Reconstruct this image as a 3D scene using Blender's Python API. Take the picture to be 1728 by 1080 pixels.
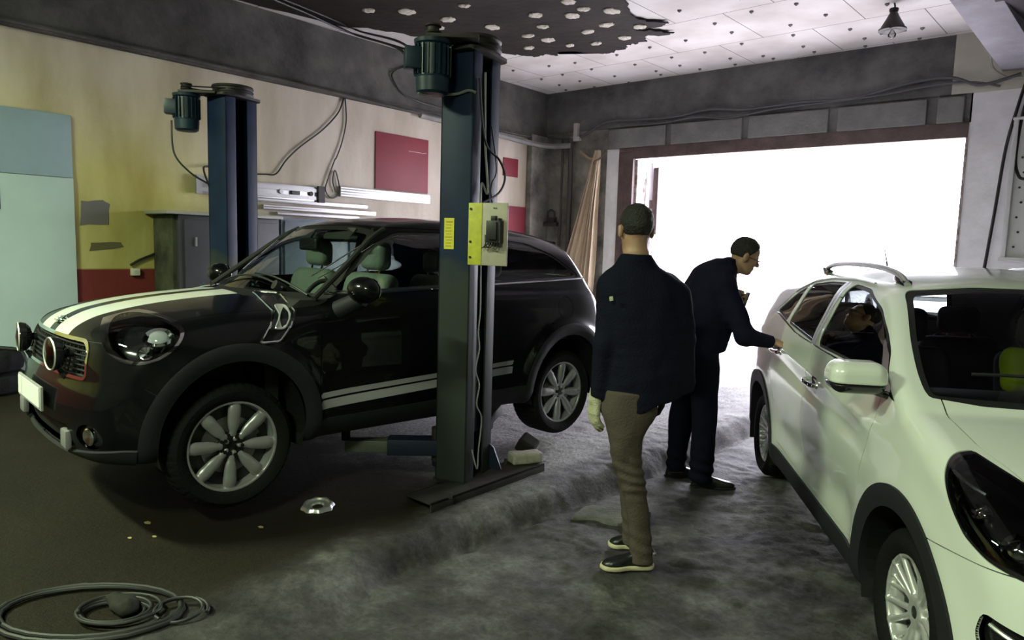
import bpy, bmesh, math, random
import numpy as np
from mathutils import Vector, Matrix

for o in list(bpy.data.objects):
    bpy.data.objects.remove(o)
scene = bpy.context.scene
COL = scene.collection
rnd = random.Random(7)

# ------------------------------------------------------------------ camera
RIGHT = Vector((.76186944, .64708548, .0289022))
UP = Vector((-.09129391, .06309888, .9938229))
BACK = Vector((.64126467, -.75980189, .10714808))
cam = bpy.data.cameras.new('camera')
cam.lens = 24.585
cam.sensor_width = 36
cam.clip_start = .05
cam.clip_end = 200
co = bpy.data.objects.new('camera', cam)
COL.objects.link(co)
co.matrix_world = Matrix(((RIGHT.x, UP.x, BACK.x, 0), (RIGHT.y, UP.y, BACK.y, 0),
                          (RIGHT.z, UP.z, BACK.z, 1.65), (0, 0, 0, 1)))
scene.camera = co

# ------------------------------------------------------------------ exposure, daylight, lights
scene.view_settings.view_transform = 'Standard'
scene.view_settings.look = 'None'
scene.view_settings.gamma = 1
scene.view_settings.use_curve_mapping = False
scene.view_settings.exposure = 0.3
world = bpy.data.worlds.new('overcast_sky')
scene.world = world
world.use_nodes = True
bg = world.node_tree.nodes['Background']
bg.inputs[0].default_value = (.90, .89, 1.0, 1)
bg.inputs[1].default_value = 15.0

def light(name, kind, loc, target=None, **k):
    l = bpy.data.lights.new(name, kind)
    for a, v in k.items():
        if a == 'portal':
            l.cycles.is_portal = True
        else:
            setattr(l, a, v)
    o = bpy.data.objects.new(name, l)
    COL.objects.link(o)
    o.location = loc
    if target is not None:
        o.rotation_euler = (Vector(target) - Vector(loc)).to_track_quat('-Z', 'Y').to_euler()
    return o

light('daylight_portal', 'AREA', (-3.93, 10.95, 1.6), (-3.93, 0, 1.6), shape='RECTANGLE', size=4.9, size_y=3.25, portal=True)
light('sun', 'SUN', (0, 20, 10), (-1.2, 10, 0), energy=7.0, angle=.12, color=(1, .97, .92))
# fluorescent fitting hung from the ceiling behind the camera, yellow-green
LAMPS = [((-5.0, -1.2, 4.25), 320), ((-.6, -2.0, 4.25), 210)]
for p, e in LAMPS:
    light('tube_light', 'AREA', (p[0], p[1], p[2] - .09), (p[0], p[1], 0), shape='RECTANGLE', size=1.2, size_y=.2,
          energy=e, color=(.84, 1.0, .64))

# ------------------------------------------------------------------ materials
MATS = {}
def mat(name, col=(.5, .5, .5), rough=.6, metal=0., coat=0., emit=None, var=0., vscale=3., bump=0., bscale=40., spec=.5, streak=None, col2=None):
    if name in MATS:
        return MATS[name]
    m = bpy.data.materials.new(name)
    m.use_nodes = True
    nt = m.node_tree
    b = nt.nodes['Principled BSDF']
    b.inputs['Base Color'].default_value = (*col, 1)
    b.inputs['Roughness'].default_value = rough
    b.inputs['Metallic'].default_value = metal
    b.inputs['Coat Weight'].default_value = coat
    b.inputs['Coat Roughness'].default_value = .03
    b.inputs['Specular IOR Level'].default_value = min(spec, .2) if rough >= .7 else spec
    if emit:
        b.inputs['Emission Color'].default_value = (*emit[0], 1)
        b.inputs['Emission Strength'].default_value = emit[1]
    tc = nt.nodes.new('ShaderNodeTexCoord')
    if var or col2:
        mp = nt.nodes.new('ShaderNodeMapping')
        nt.links.new(tc.outputs['Object'], mp.inputs[0])
        if streak:
            mp.inputs['Scale'].default_value = streak
        n = nt.nodes.new('ShaderNodeTexNoise')
        n.inputs['Scale'].default_value = vscale
        n.inputs['Detail'].default_value = 8
        n.inputs['Roughness'].default_value = .62
        nt.links.new(mp.outputs[0], n.inputs['Vector'])
        r = nt.nodes.new('ShaderNodeValToRGB')
        c2 = col2 if col2 else tuple(c * (1 - var) for c in col)
        c1 = col if col2 else tuple(min(1, c * (1 + var)) for c in col)
        r.color_ramp.elements[0].position = .32
        r.color_ramp.elements[0].color = (*c2, 1)
        r.color_ramp.elements[1].position = .68
        r.color_ramp.elements[1].color = (*c1, 1)
        nt.links.new(n.outputs[0], r.inputs[0])
        nt.links.new(r.outputs[0], b.inputs['Base Color'])
    if bump:
        n2 = nt.nodes.new('ShaderNodeTexNoise')
        n2.inputs['Scale'].default_value = bscale
        n2.inputs['Detail'].default_value = 6
        nt.links.new(tc.outputs['Object'], n2.inputs['Vector'])
        bp = nt.nodes.new('ShaderNodeBump')
        bp.inputs['Strength'].default_value = bump
        bp.inputs['Distance'].default_value = .02
        nt.links.new(n2.outputs[0], bp.inputs['Height'])
        nt.links.new(bp.outputs[0], b.inputs['Normal'])
    MATS[name] = m
    return m

def glass(name, tint=(.8, .85, .85), ior=1.5, rough=.0, dark=0.):
    """thin pane: fresnel mix of a tinted see-through and a mirror-like reflection"""
    if name in MATS:
        return MATS[name]
    m = bpy.data.materials.new(name)
    m.use_nodes = True
    nt = m.node_tree
    nt.nodes.clear()
    out = nt.nodes.new('ShaderNodeOutputMaterial')
    t = nt.nodes.new('ShaderNodeBsdfTransparent')
    t.inputs[0].default_value = (*tint, 1)
    g = nt.nodes.new('ShaderNodeBsdfGlossy')
    g.inputs['Roughness'].default_value = rough
    g.inputs[0].default_value = (1, 1, 1, 1)
    f = nt.nodes.new('ShaderNodeFresnel')
    f.inputs[0].default_value = ior
    mx = nt.nodes.new('ShaderNodeMixShader')
    nt.links.new(f.outputs[0], mx.inputs[0])
    nt.links.new(t.outputs[0], mx.inputs[1])
    nt.links.new(g.outputs[0], mx.inputs[2])
    nt.links.new(mx.outputs[0], out.inputs[0])
    MATS[name] = m
    return m

# ------------------------------------------------------------------ object helpers
def tag(o, label=None, cat=None, group=None, kind=None):
    if label: o['label'] = label
    if cat: o['category'] = cat
    if group: o['group'] = group
    if kind: o['kind'] = kind
    return o

def empty(name, loc, rot=(0, 0, 0), label=None, cat=None, group=None):
    o = bpy.data.objects.new(name, None)
    COL.objects.link(o)
    o.location = loc
    o.rotation_euler = rot
    o.empty_display_size = .1
    return tag(o, label, cat, group)

def mesh(name, V, F, m, parent=None, smooth=True, normals=None, sharp=None):
    me = bpy.data.meshes.new(name)
    V = np.asarray(V, float)
    if isinstance(F, np.ndarray):
        F = F.astype(int)
        n, k = F.shape
        me.vertices.add(len(V)); me.vertices.foreach_set('co', V.ravel())
        me.loops.add(n * k); me.loops.foreach_set('vertex_index', F.ravel().astype(np.int32))
        me.polygons.add(n)
        me.polygons.foreach_set('loop_start', (np.arange(n) * k).astype(np.int32))
        me.polygons.foreach_set('loop_total', np.full(n, k, np.int32))
        me.update(calc_edges=True)
        me.validate(clean_customdata=False)
    else:
        me.from_pydata([tuple(v) for v in V], [], [tuple(f) for f in F])
        me.update()
    if smooth:
        me.polygons.foreach_set('use_smooth', np.ones(len(me.polygons), bool))
    if sharp:
        me.set_sharp_from_angle(angle=math.radians(sharp))
    if normals is not None and len(normals) == len(me.vertices):
        me.normals_split_custom_set_from_vertices([tuple(x) for x in normals])
    if isinstance(m, (list, tuple)):
        for q in m: me.materials.append(q)
    else:
        me.materials.append(m)
    o = bpy.data.objects.new(name, me)
    COL.objects.link(o)
    if parent: o.parent = parent
    return o

def copy_tree(o, parent=None):
    c = o.copy(); COL.objects.link(c)
    if parent: c.parent = parent
    for ch in list(o.children): copy_tree(ch, c)
    return c

def frame(d, up=(0, 0, 1)):
    d = Vector(d).normalized(); up = Vector(up)
    if abs(d.dot(up)) > .98: up = Vector((1, 0, 0))
    x = up.cross(d).normalized(); y = d.cross(x)
    return x, y, d

class MB:
    """collects shapes, builds ONE mesh object"""
    def __init__(s): s.V = []; s.F = []
    def add(s, V, F):
        n = len(s.V); s.V += [tuple(v) for v in V]; s.F += [tuple(i + n for i in f) for f in F]; return s
    def box(s, c, d, rot=None):
        x, y, z = (q / 2 for q in d)
        V = [Vector((a * x, b * y, e * z)) for e in (-1, 1) for b in (-1, 1) for a in (-1, 1)]
        if rot is not None:
            R = rot if isinstance(rot, Matrix) else Matrix.Rotation(rot, 3, 'Z')
            V = [R @ v for v in V]
        V = [v + Vector(c) for v in V]
        return s.add(V, [(0, 2, 3, 1), (4, 5, 7, 6), (0, 1, 5, 4), (2, 6, 7, 3), (0, 4, 6, 2), (1, 3, 7, 5)])
    def span(s, a, b):
        return s.box([(p + q) / 2 for p, q in zip(a, b)], [abs(q - p) for p, q in zip(a, b)])
    def bar(s, a, b, w, h, up=(0, 0, 1)):
        x, y, d = frame(Vector(b) - Vector(a), up)
        V = [Vector(p) + x * (w / 2 * i) + y * (h / 2 * j) for p in (a, b) for i, j in ((-1, -1), (1, -1), (1, 1), (-1, 1))]
        return s.add(V, [(3, 2, 1, 0), (4, 5, 6, 7), (0, 1, 5, 4), (1, 2, 6, 5), (2, 3, 7, 6), (3, 0, 4, 7)])
    def cyl(s, a, b, r0, r1=None, n=24, cap=True):
        r1 = r0 if r1 is None else r1
        x, y, d = frame(Vector(b) - Vector(a))
        V = [Vector(p) + (x * math.cos(t) + y * math.sin(t)) * r for p, r in ((a, r0), (b, r1)) for t in (2 * math.pi * i / n for i in range(n))]
        F = [(i, (i + 1) % n, n + (i + 1) % n, n + i) for i in range(n)]
        if cap: F += [tuple(range(n - 1, -1, -1)), tuple(range(n, 2 * n))]
        return s.add(V, F)
    def lathe(s, a, d, prof, n=32, cap=True):
        """prof: (distance along d, radius)"""
        x, y, d = frame(d); a = Vector(a); m = len(prof)
        V = [a + d * h + (x * math.cos(t) + y * math.sin(t)) * r for h, r in prof for t in (2 * math.pi * i / n for i in range(n))]
        F = [(k * n + i, k * n + (i + 1) % n, (k + 1) * n + (i + 1) % n, (k + 1) * n + i) for k in range(m - 1) for i in range(n)]
        if cap:
            if prof[0][1] > 1e-4: F.append(tuple(range(n - 1, -1, -1)))
            if prof[-1][1] > 1e-4: F.append(tuple(range((m - 1) * n, m * n)))
        return s.add(V, F)
    def tube(s, pts, r, n=8, closed=False, cap=True, smooth=0):
        P = [Vector(p) for p in pts]
        if smooth: P = crv(P, smooth, closed)
        m = len(P); V = []; up = None
        for i, p in enumerate(P):
            if closed: t = P[(i + 1) % m] - P[i - 1]
            else: t = P[min(i + 1, m - 1)] - P[max(i - 1, 0)]
            if t.length < 1e-9: t = Vector((0, 0, 1))
            t.normalize()
            if up is None:
                up = Vector((0, 0, 1)) if abs(t.z) < .9 else Vector((1, 0, 0))
            x = up.cross(t)
            if x.length < 1e-6: x = Vector((1, 0, 0)).cross(t)
            x.normalize(); up = t.cross(x)
            rr = r[i] if isinstance(r, (list, tuple)) else r
            V += [p + (x * math.cos(a) + up * math.sin(a)) * rr for a in (2 * math.pi * k / n for k in range(n))]
        F = [(i * n + k, i * n + (k + 1) % n, ((i + 1) % m) * n + (k + 1) % n, ((i + 1) % m) * n + k) for i in range(m if closed else m - 1) for k in range(n)]
        if cap and not closed: F += [tuple(range(n - 1, -1, -1)), tuple(range((m - 1) * n, m * n))]
        return s.add(V, F)
    def prism(s, poly, thick, fn):
        """poly of 2D points, fn(u,v,w) -> point, w from 0 to thick"""
        n = len(poly)
        V = [fn(u, v, w) for w in (0, thick) for u, v in poly]
        F = [tuple(range(n - 1, -1, -1)), tuple(range(n, 2 * n))] + [(i, (i + 1) % n, n + (i + 1) % n, n + i) for i in range(n)]
        return s.add(V, F)
    def build(s, name, m, parent=None, bevel=0, seg=2, smooth=True, angle=35):
        me = bpy.data.meshes.new(name)
        me.from_pydata(s.V, [], s.F); me.update()
        bm = bmesh.new(); bm.from_mesh(me)
        bmesh.ops.recalc_face_normals(bm, faces=bm.faces)
        if bevel:
            es = [e for e in bm.edges if len(e.link_faces) == 2 and e.calc_face_angle(0) > .6]
            bmesh.ops.bevel(bm, geom=es, offset=bevel, segments=seg, affect='EDGES', profile=.6, clamp_overlap=True)
        bm.to_mesh(me); bm.free()
        if smooth:
            me.polygons.foreach_set('use_smooth', np.ones(len(me.polygons), bool))
            me.set_sharp_from_angle(angle=math.radians(angle))
        me.materials.append(m)
        o = bpy.data.objects.new(name, me); COL.objects.link(o)
        if parent: o.parent = parent
        return o

def crv(P, k=6, closed=False):
    """Catmull-Rom resample"""
    out = []; n = len(P)
    P = [Vector(p) for p in P]
    rng = range(n) if closed else range(n - 1)
    for i in rng:
        p0 = P[i - 1] if (closed or i > 0) else P[0]
        p1 = P[i]; p2 = P[(i + 1) % n]
        p3 = P[(i + 2) % n] if (closed or i + 2 < n) else P[-1]
        for j in range(k):
            t = j / k
            out.append(.5 * ((2 * p1) + (p2 - p0) * t + (2 * p0 - 5 * p1 + 4 * p2 - p3) * t * t + (3 * p1 - p0 - 3 * p2 + p3) * t ** 3))
    if not closed: out.append(P[-1])
    return out

# ------------------------------------------------------------------ noise
_rng = np.random.RandomState(3)
_TAB = _rng.rand(64, 64, 64).astype(np.float32)
def vnoise(p):
    p = np.asarray(p, np.float64); i = np.floor(p).astype(int); f = p - i; f = f * f * (3 - 2 * f)
    r = 0
    for dx in (0, 1):
        for dy in (0, 1):
            for dz in (0, 1):
                w = (f[:, 0] if dx else 1 - f[:, 0]) * (f[:, 1] if dy else 1 - f[:, 1]) * (f[:, 2] if dz else 1 - f[:, 2])
                r = r + w * _TAB[(i[:, 0] + dx) & 63, (i[:, 1] + dy) & 63, (i[:, 2] + dz) & 63]
    return r * 2 - 1
def fbm(p, o=4):
    p = np.asarray(p, float); r = 0; a = 1; s = 0
    for k in range(o):
        r = r + a * vnoise(p * 2 ** k + 17.3 * k); s += a; a *= .5
    return r / s

def sstep(a, b, x):
    t = np.clip((x - a) / (b - a), 0, 1); return t * t * (3 - 2 * t)
# ================================================================== THE ROOM
LW, FW, RW, BW, CZ = -8.3, 10.65, 3.6, -5.5, 4.46   # left, front, right, back, ceiling

def edge_x(y):      # top edge of the raised slab
    return np.interp(y, [-6, 1.4, 2.1, 2.6, 3.4, 4.3, 5.0, 8, 11], [-2.3, -2.62, -2.75, -2.71, -2.63, -2.59, -2.54, -2.45, -2.4])
def slab_w(y):
    return np.interp(y, [-6, 1.2, 2.2, 3.2, 11], [.8, .45, .13, .11, .13])

def floor_z(x, y):
    x = np.asarray(x, float); y = np.asarray(y, float)
    p = np.stack([x, y, 0 * x], -1).reshape(-1, 3)
    n1 = fbm(p * 1.1, 3).reshape(x.shape); n2 = fbm(p * 5.5 + 9, 4).reshape(x.shape); n3 = fbm(p * 19 + 5, 3).reshape(x.shape)
    ex = edge_x(y) + .06 + .008 * n2 + .02 * n1 + .004 * n3; w = slab_w(y)
    s = 1 - sstep(ex - .02, ex + w, x)
    s = s ** .6
    groove = np.exp(-((x - ex - w - .015) / .022) ** 2) * sstep(2.2, 2.8, y) * (1 - sstep(5.5, 7, y))
    near = 1 - sstep(1.0, 2.6, y)
    low = .05 * near + .010 * n1 + .013 * n2 * (.6 + .4 * (1 - near)) + .009 * n3
    # broken crust plates: terraces in the soft floor
    t = fbm(p * 2.3 + 31, 3).reshape(x.shape)
    low = low + .010 * sstep(.02, .10, t) - .010 * sstep(.0, .08, -t - .22)
    rough = sstep(3.6, 4.6, y) * (1 - sstep(-8, -7, -x) * 0) * sstep(-6.5, -4.2, x)
    low = low - .022 * groove
    high = .125 + .003 * n1 + (.0015 + .006 * rough) * n3 + .006 * rough * n2
    rim = np.exp(-((x - ex) / .12) ** 2)
    high = high + rim * (.005 * n2 + .007 * n3)
    return low * (1 - s) + high * s

def axis(segs):
    out = []
    for a, b, h in segs:
        out += list(np.arange(a, b - 1e-6, h))
    out.append(segs[-1][1])
    return np.array(out)
gx = axis([(LW, -5, .12), (-5, -3.3, .06), (-3.3, -.2, .02), (-.2, 1, .06), (1, RW, .2)])
gy = axis([(BW, .6, .2), (.6, 5.4, .022), (5.4, 8, .05), (8, FW + .5, .1)])
X, Y = np.meshgrid(gx, gy, indexing='ij')
Z = floor_z(X, Y)
V = np.stack([X, Y, Z], -1).reshape(-1, 3)
ny = len(gy)
i, j = np.meshgrid(np.arange(len(gx) - 1), np.arange(ny - 1), indexing='ij')
a = (i * ny + j).ravel()
F = np.stack([a, a + ny, a + ny + 1, a + 1], -1)

def floor_mat():
    m = bpy.data.materials.new('worn_concrete_floor'); m.use_nodes = True; nt = m.node_tree; L = nt.links
    b = nt.nodes['Principled BSDF']; tc = nt.nodes.new('ShaderNodeTexCoord')
    def noise(sc, det=8, rough=.6):
        n = nt.nodes.new('ShaderNodeTexNoise'); n.inputs['Scale'].default_value = sc; n.inputs['Detail'].default_value = det
        n.inputs['Roughness'].default_value = rough; L.new(tc.outputs['Object'], n.inputs['Vector']); return n
    def ramp(src, e):
        r = nt.nodes.new('ShaderNodeValToRGB'); el = r.color_ramp.elements
        while len(el) < len(e): el.new(.5)
        for q, (p, c) in zip(el, e): q.position = p; q.color = (*c, 1)
        L.new(src, r.inputs[0]); return r
    low = ramp(noise(2.4, 10, .7).outputs[0], [(.34, (.024, .022, .022)), (.5, (.068, .063, .064)), (.66, (.17, .16, .165))])
    high = ramp(noise(1.1).outputs[0], [(.3, (.010, .008, .004)), (.55, (.018, .0135, .0075)), (.75, (.030, .024, .014))])
    gravel = ramp(noise(60, 4, .8).outputs[0], [(.35, (.14, .135, .135)), (.6, (.50, .49, .49))])
    sep = nt.nodes.new('ShaderNodeSeparateXYZ'); L.new(tc.outputs['Object'], sep.inputs[0])
    def mr(src, a0, a1):
        q = nt.nodes.new('ShaderNodeMapRange'); q.interpolation_type = 'SMOOTHSTEP'
        q.inputs[1].default_value = a0; q.inputs[2].default_value = a1; L.new(src, q.inputs[0]); return q
    wob = noise(3, 4)
    ad = nt.nodes.new('ShaderNodeMath'); ad.operation = 'MULTIPLY_ADD'; L.new(wob.outputs[0], ad.inputs[0]); ad.inputs[1].default_value = .5; L.new(sep.outputs[0], ad.inputs[2])
    ady = nt.nodes.new('ShaderNodeMath'); ady.operation = 'MULTIPLY_ADD'; L.new(wob.outputs[0], ady.inputs[0]); ady.inputs[1].default_value = 1.0; L.new(sep.outputs[1], ady.inputs[2])
    fx = mr(ad.outputs[0], -2.62, -2.35); fy = mr(ady.outputs[0], 3.3, 4.2)
    m1 = nt.nodes.new('ShaderNodeMix'); m1.data_type = 'RGBA'; L.new(fy.outputs[0], m1.inputs[0]); L.new(high.outputs[0], m1.inputs[6]); L.new(gravel.outputs[0], m1.inputs[7])
    # daylight spill painted into the floor colour, paler toward the gateway
    fd_ = mr(ady.outputs[0], 4.9, 7.0); daylight_spill = ramp(noise(3.0, 8, .7).outputs[0], [(.3, (.36, .35, .36)), (.65, (.55, .54, .55))])
    lo2 = nt.nodes.new('ShaderNodeMix'); lo2.data_type = 'RGBA'; L.new(fd_.outputs[0], lo2.inputs[0]); L.new(low.outputs[0], lo2.inputs[6]); L.new(daylight_spill.outputs[0], lo2.inputs[7])
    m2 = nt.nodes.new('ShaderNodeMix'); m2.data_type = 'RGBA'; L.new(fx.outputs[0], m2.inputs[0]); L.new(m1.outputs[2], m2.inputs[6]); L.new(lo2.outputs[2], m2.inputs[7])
    fine = ramp(noise(34, 6, .75).outputs[0], [(.3, (.55, .55, .55)), (.65, (1.25, 1.25, 1.25))])
    mu = nt.nodes.new('ShaderNodeMix'); mu.data_type = 'RGBA'; mu.blend_type = 'MULTIPLY'; mu.inputs[0].default_value = .8
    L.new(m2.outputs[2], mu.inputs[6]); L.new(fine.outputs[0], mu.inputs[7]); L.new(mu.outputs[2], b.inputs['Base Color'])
    b.inputs['Roughness'].default_value = .65; b.inputs['Specular IOR Level'].default_value = .22
    bn = noise(45, 8, .75); bp = nt.nodes.new('ShaderNodeBump'); bp.inputs['Strength'].default_value = .8; bp.inputs['Distance'].default_value = .012
    L.new(bn.outputs[0], bp.inputs['Height']); L.new(bp.outputs[0], b.inputs['Normal'])
    return m
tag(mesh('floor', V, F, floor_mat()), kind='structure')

# ---- wall materials
def plaster_mat():
    m = bpy.data.materials.new('stained_plaster'); m.use_nodes = True; nt = m.node_tree; L = nt.links
    b = nt.nodes['Principled BSDF']; tc = nt.nodes.new('ShaderNodeTexCoord'); b.inputs['Roughness'].default_value = .8
    sep = nt.nodes.new('ShaderNodeSeparateXYZ'); L.new(tc.outputs['Object'], sep.inputs[0])
    mp = nt.nodes.new('ShaderNodeMapping'); mp.inputs['Scale'].default_value = (1, 1.6, .45); L.new(tc.outputs['Object'], mp.inputs[0])
    def noise(sc, vec, det=6):
        n = nt.nodes.new('ShaderNodeTexNoise'); n.inputs['Scale'].default_value = sc; n.inputs['Detail'].default_value = det; L.new(vec, n.inputs['Vector']); return n
    n1 = noise(1.2, mp.outputs[0]); n2 = noise(1.0, tc.outputs['Object'], 3)
    r = nt.nodes.new('ShaderNodeValToRGB'); e = r.color_ramp.elements
    e[0].position = .3; e[0].color = (.36, .31, .24, 1); e[1].position = .66; e[1].color = (.60, .54, .48, 1); L.new(n1.outputs[0], r.inputs[0])
    yel = nt.nodes.new('ShaderNodeValToRGB'); e = yel.color_ramp.elements
    e[0].position = .35; e[0].color = (.34, .29, .05, 1); e[1].position = .65; e[1].color = (.52, .47, .15, 1); L.new(n1.outputs[0], yel.inputs[0])
    # old yellow paint below ~2.1 m and toward the near end of the wall
    wv = nt.nodes.new('ShaderNodeMath'); wv.operation = 'MULTIPLY_ADD'; wv.inputs[1].default_value = 1.5; L.new(n2.outputs[0], wv.inputs[0]); L.new(sep.outputs[2], wv.inputs[2])
    q = nt.nodes.new('ShaderNodeMapRange'); q.inputs[1].default_value = 4.6; q.inputs[2].default_value = 2.75; q.inputs[3].default_value = 0; q.inputs[4].default_value = .9; L.new(wv.outputs[0], q.inputs[0])
    q2 = nt.nodes.new('ShaderNodeMapRange'); q2.inputs[1].default_value = 5.2; q2.inputs[2].default_value = 3.6; L.new(sep.outputs[1], q2.inputs[0])
    mm = nt.nodes.new('ShaderNodeMath'); mm.operation = 'MULTIPLY'; L.new(q.outputs[0], mm.inputs[0]); L.new(q2.outputs[0], mm.inputs[1])
    mx = nt.nodes.new('ShaderNodeMix'); mx.data_type = 'RGBA'; L.new(mm.outputs[0], mx.inputs[0]); L.new(r.outputs[0], mx.inputs[6]); L.new(yel.outputs[0], mx.inputs[7])
    # dark red dado below 1.25 m
    q3 = nt.nodes.new('ShaderNodeMapRange'); q3.inputs[1].default_value = 1.27; q3.inputs[2].default_value = 1.25; L.new(sep.outputs[2], q3.inputs[0])
    mx2 = nt.nodes.new('ShaderNodeMix'); mx2.data_type = 'RGBA'; L.new(q3.outputs[0], mx2.inputs[0]); L.new(mx.outputs[2], mx2.inputs[6]); mx2.inputs[7].default_value = (.16, .02, .015, 1)
    L.new(mx2.outputs[2], b.inputs['Base Color'])
    bp = nt.nodes.new('ShaderNodeBump'); bp.inputs['Strength'].default_value = .3; bp.inputs['Distance'].default_value = .02
    n3 = noise(14, tc.outputs['Object'], 8); L.new(n3.outputs[0], bp.inputs['Height']); L.new(bp.outputs[0], b.inputs['Normal'])
    return m
soot = mat('sooty_concrete', (.13, .125, .12), .85, col2=(.04, .04, .04), vscale=1.6, bump=.5, bscale=18)
greyc = mat('grey_concrete', (.20, .20, .20), .85, col2=(.085, .085, .09), vscale=1.7, bump=.6, bscale=16)
blockc = mat('lintel_concrete', (.25, .25, .255), .85, col2=(.15, .15, .155), vscale=2.5, bump=.5, bscale=20)
whitew = mat('whitewashed_plaster', (.80, .79, .84), .8, var=.12, vscale=2, bump=.35, bscale=12)
creamp = mat('cream_plaster', (.55, .53, .47), .8, var=.08, bump=.2)
patchy = mat('patchy_plaster', (.34, .32, .29), .85, col2=(.10, .10, .095), vscale=2.6, bump=.5, bscale=14)
darkcol = mat('dark_room_paint', (.16, .16, .14), .9, var=.2)

wl = MB().span((LW - .3, BW, 0), (LW, FW, 3.66)).build('wall_left', plaster_mat(), smooth=False); tag(wl, kind='structure')
b = MB().span((LW - .3, BW, 3.66), (LW + .05, FW, CZ))
b.span((LW, BW, 3.60), (LW + .10, FW, 3.66))
tag(b.build('trim_1', soot, bevel=.006, smooth=False), kind='structure')         # concrete ring beam above the left wall
tag(MB().span((LW, 10.12, 0), (LW + .12, FW, 3.66)).build('trim_2', patchy, bevel=.01), kind='structure')
tag(MB().span((LW - .3, BW - .3, 0), (RW + .3, BW, CZ)).build('wall_back', darkcol, smooth=False), kind='structure')
tag(MB().span((RW, BW, 0), (RW + .3, FW + .4, CZ)).build('wall_right', darkcol, smooth=False), kind='structure')

def ceil_mat():
    m = bpy.data.materials.new('foam_board_ceiling'); m.use_nodes = True; nt = m.node_tree; L = nt.links
    b = nt.nodes['Principled BSDF']; tc = nt.nodes.new('ShaderNodeTexCoord'); b.inputs['Roughness'].default_value = .85
    n = nt.nodes.new('ShaderNodeTexNoise'); n.inputs['Scale'].default_value = 1.3; n.inputs['Detail'].default_value = 7; L.new(tc.outputs['Object'], n.inputs['Vector'])
    r = nt.nodes.new('ShaderNodeValToRGB'); e = r.color_ramp.elements; e[0].position = .25; e[0].color = (.46, .42, .41, 1); e[1].position = .65; e[1].color = (.68, .66, .66, 1); L.new(n.outputs[0], r.inputs[0])
    mp = nt.nodes.new('ShaderNodeMapping'); mp.inputs['Location'].default_value = (.3, .35, 0); mp.inputs['Rotation'].default_value = (0, 0, math.radians(2)); L.new(tc.outputs['Object'], mp.inputs[0])
    br = nt.nodes.new('ShaderNodeTexBrick'); br.inputs['Scale'].default_value = 1; br.inputs['Brick Width'].default_value = 1.25; br.inputs['Row Height'].default_value = 1.2
    br.inputs['Mortar Size'].default_value = .006; br.inputs['Color1'].default_value = (1, 1, 1, 1); br.inputs['Color2'].default_value = (1, 1, 1, 1); br.inputs['Mortar'].default_value = (.25, .24, .24, 1)
    L.new(mp.outputs[0], br.inputs['Vector'])
    mu = nt.nodes.new('ShaderNodeMix'); mu.data_type = 'RGBA'; mu.blend_type = 'MULTIPLY'; mu.inputs[0].default_value = 1
    L.new(r.outputs[0], mu.inputs[6]); L.new(br.outputs[0], mu.inputs[7]); L.new(mu.outputs[2], b.inputs['Base Color'])
    bp = nt.nodes.new('ShaderNodeBump'); bp.inputs['Strength'].default_value = .25; n3 = nt.nodes.new('ShaderNodeTexNoise'); n3.inputs['Scale'].default_value = 30; L.new(tc.outputs['Object'], n3.inputs['Vector'])
    L.new(n3.outputs[0], bp.inputs['Height']); L.new(bp.outputs[0], b.inputs['Normal'])
    return m
tag(MB().span((LW - .3, BW - .3, CZ), (RW + .3, FW + .4, CZ + .25)).build('ceiling', ceil_mat(), smooth=False), kind='structure')

# ---- front wall around the gateway
GX0, GX1, GZ = -6.35, -1.5, 3.17
tag(MB().span((LW, FW, 0), (-6.9, FW + .4, 3.72)).build('wall_front', patchy, smooth=False), kind='structure')
tag(MB().span((-6.9, FW, 0), (-6.64, FW + .4, 3.36)).build('trim_3', whitew, smooth=False), kind='structure')
b = MB().span((-6.9, FW, 3.36), (GX1 + .02, FW + .4, 3.72))
b.build('tmp', greyc, smooth=False).name = 'trim_4'
tag(bpy.data.objects['trim_4'], kind='structure')
tag(MB().span((LW, FW - .02, 3.72), (-1.72, FW + .4, CZ)).build('trim_5', greyc, smooth=False), kind='structure')
tag(MB().span((-1.72, FW - .02, 3.72), (RW, FW + .4, CZ)).build('trim_6', creamp, smooth=False), kind='structure')
wr = MB().span((GX1, FW, 0), (RW, FW + .4, 3.72)).build('trim_7', whitew, smooth=False); tag(wr, kind='structure')
# raised lintel blocks
for k, (a0, a1) in enumerate(((-6.86, -5.76), (-5.66, -4.46), (-4.36, -3.20), (-3.08, -1.98), (-1.86, -1.56))):
    V = []
    o = MB().span((a0, FW - .05, 3.365), (a1, FW + .01, 3.69)).build('trim_%d' % (8 + k), blockc, bevel=.018, seg=3)
    tag(o, kind='structure')
steel = mat('rusty_gate_steel', (.11, .075, .075), .6, var=.35, vscale=6, bump=.2)
jamb = mat('jamb_flaking_paint', (.60, .55, .56), .75, col2=(.16, .09, .08), vscale=9, bump=.4)
t = MB().span((-6.64, FW - .03, 0), (GX0, FW + .06, GZ + .12)).span((GX0, FW - .03, GZ), (GX1, FW + .06, 3.365)).span((-6.64, FW - .03, GZ + .12), (GX0, FW + .06, 3.365))
tag(t.build('door_1', steel, bevel=.01), kind='structure')
tag(MB().span((-6.42, FW + .06, 0), (GX0 + .04, FW + .4, GZ)).span((GX1 - .02, FW - .01, 0), (GX1 + .01, FW + .4, GZ)).build('trim_13', jamb, smooth=False), kind='structure')

# haunch and dark beam at the right of the ceiling
tag(MB().bar((-1.33, 8.0, 4.50), (-.98, 10.7, 4.10), .42, .34).build('trim_14', mat('violet_grey_concrete', (.30, .29, .33), .8, var=.15, bump=.3), bevel=.01), kind='structure')
tag(MB().span((-1.1, BW, 4.22), (.2, FW, CZ)).build('trim_15', mat('dark_beam', (.05, .04, .05), .8, var=.3), smooth=False), kind='structure')

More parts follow.
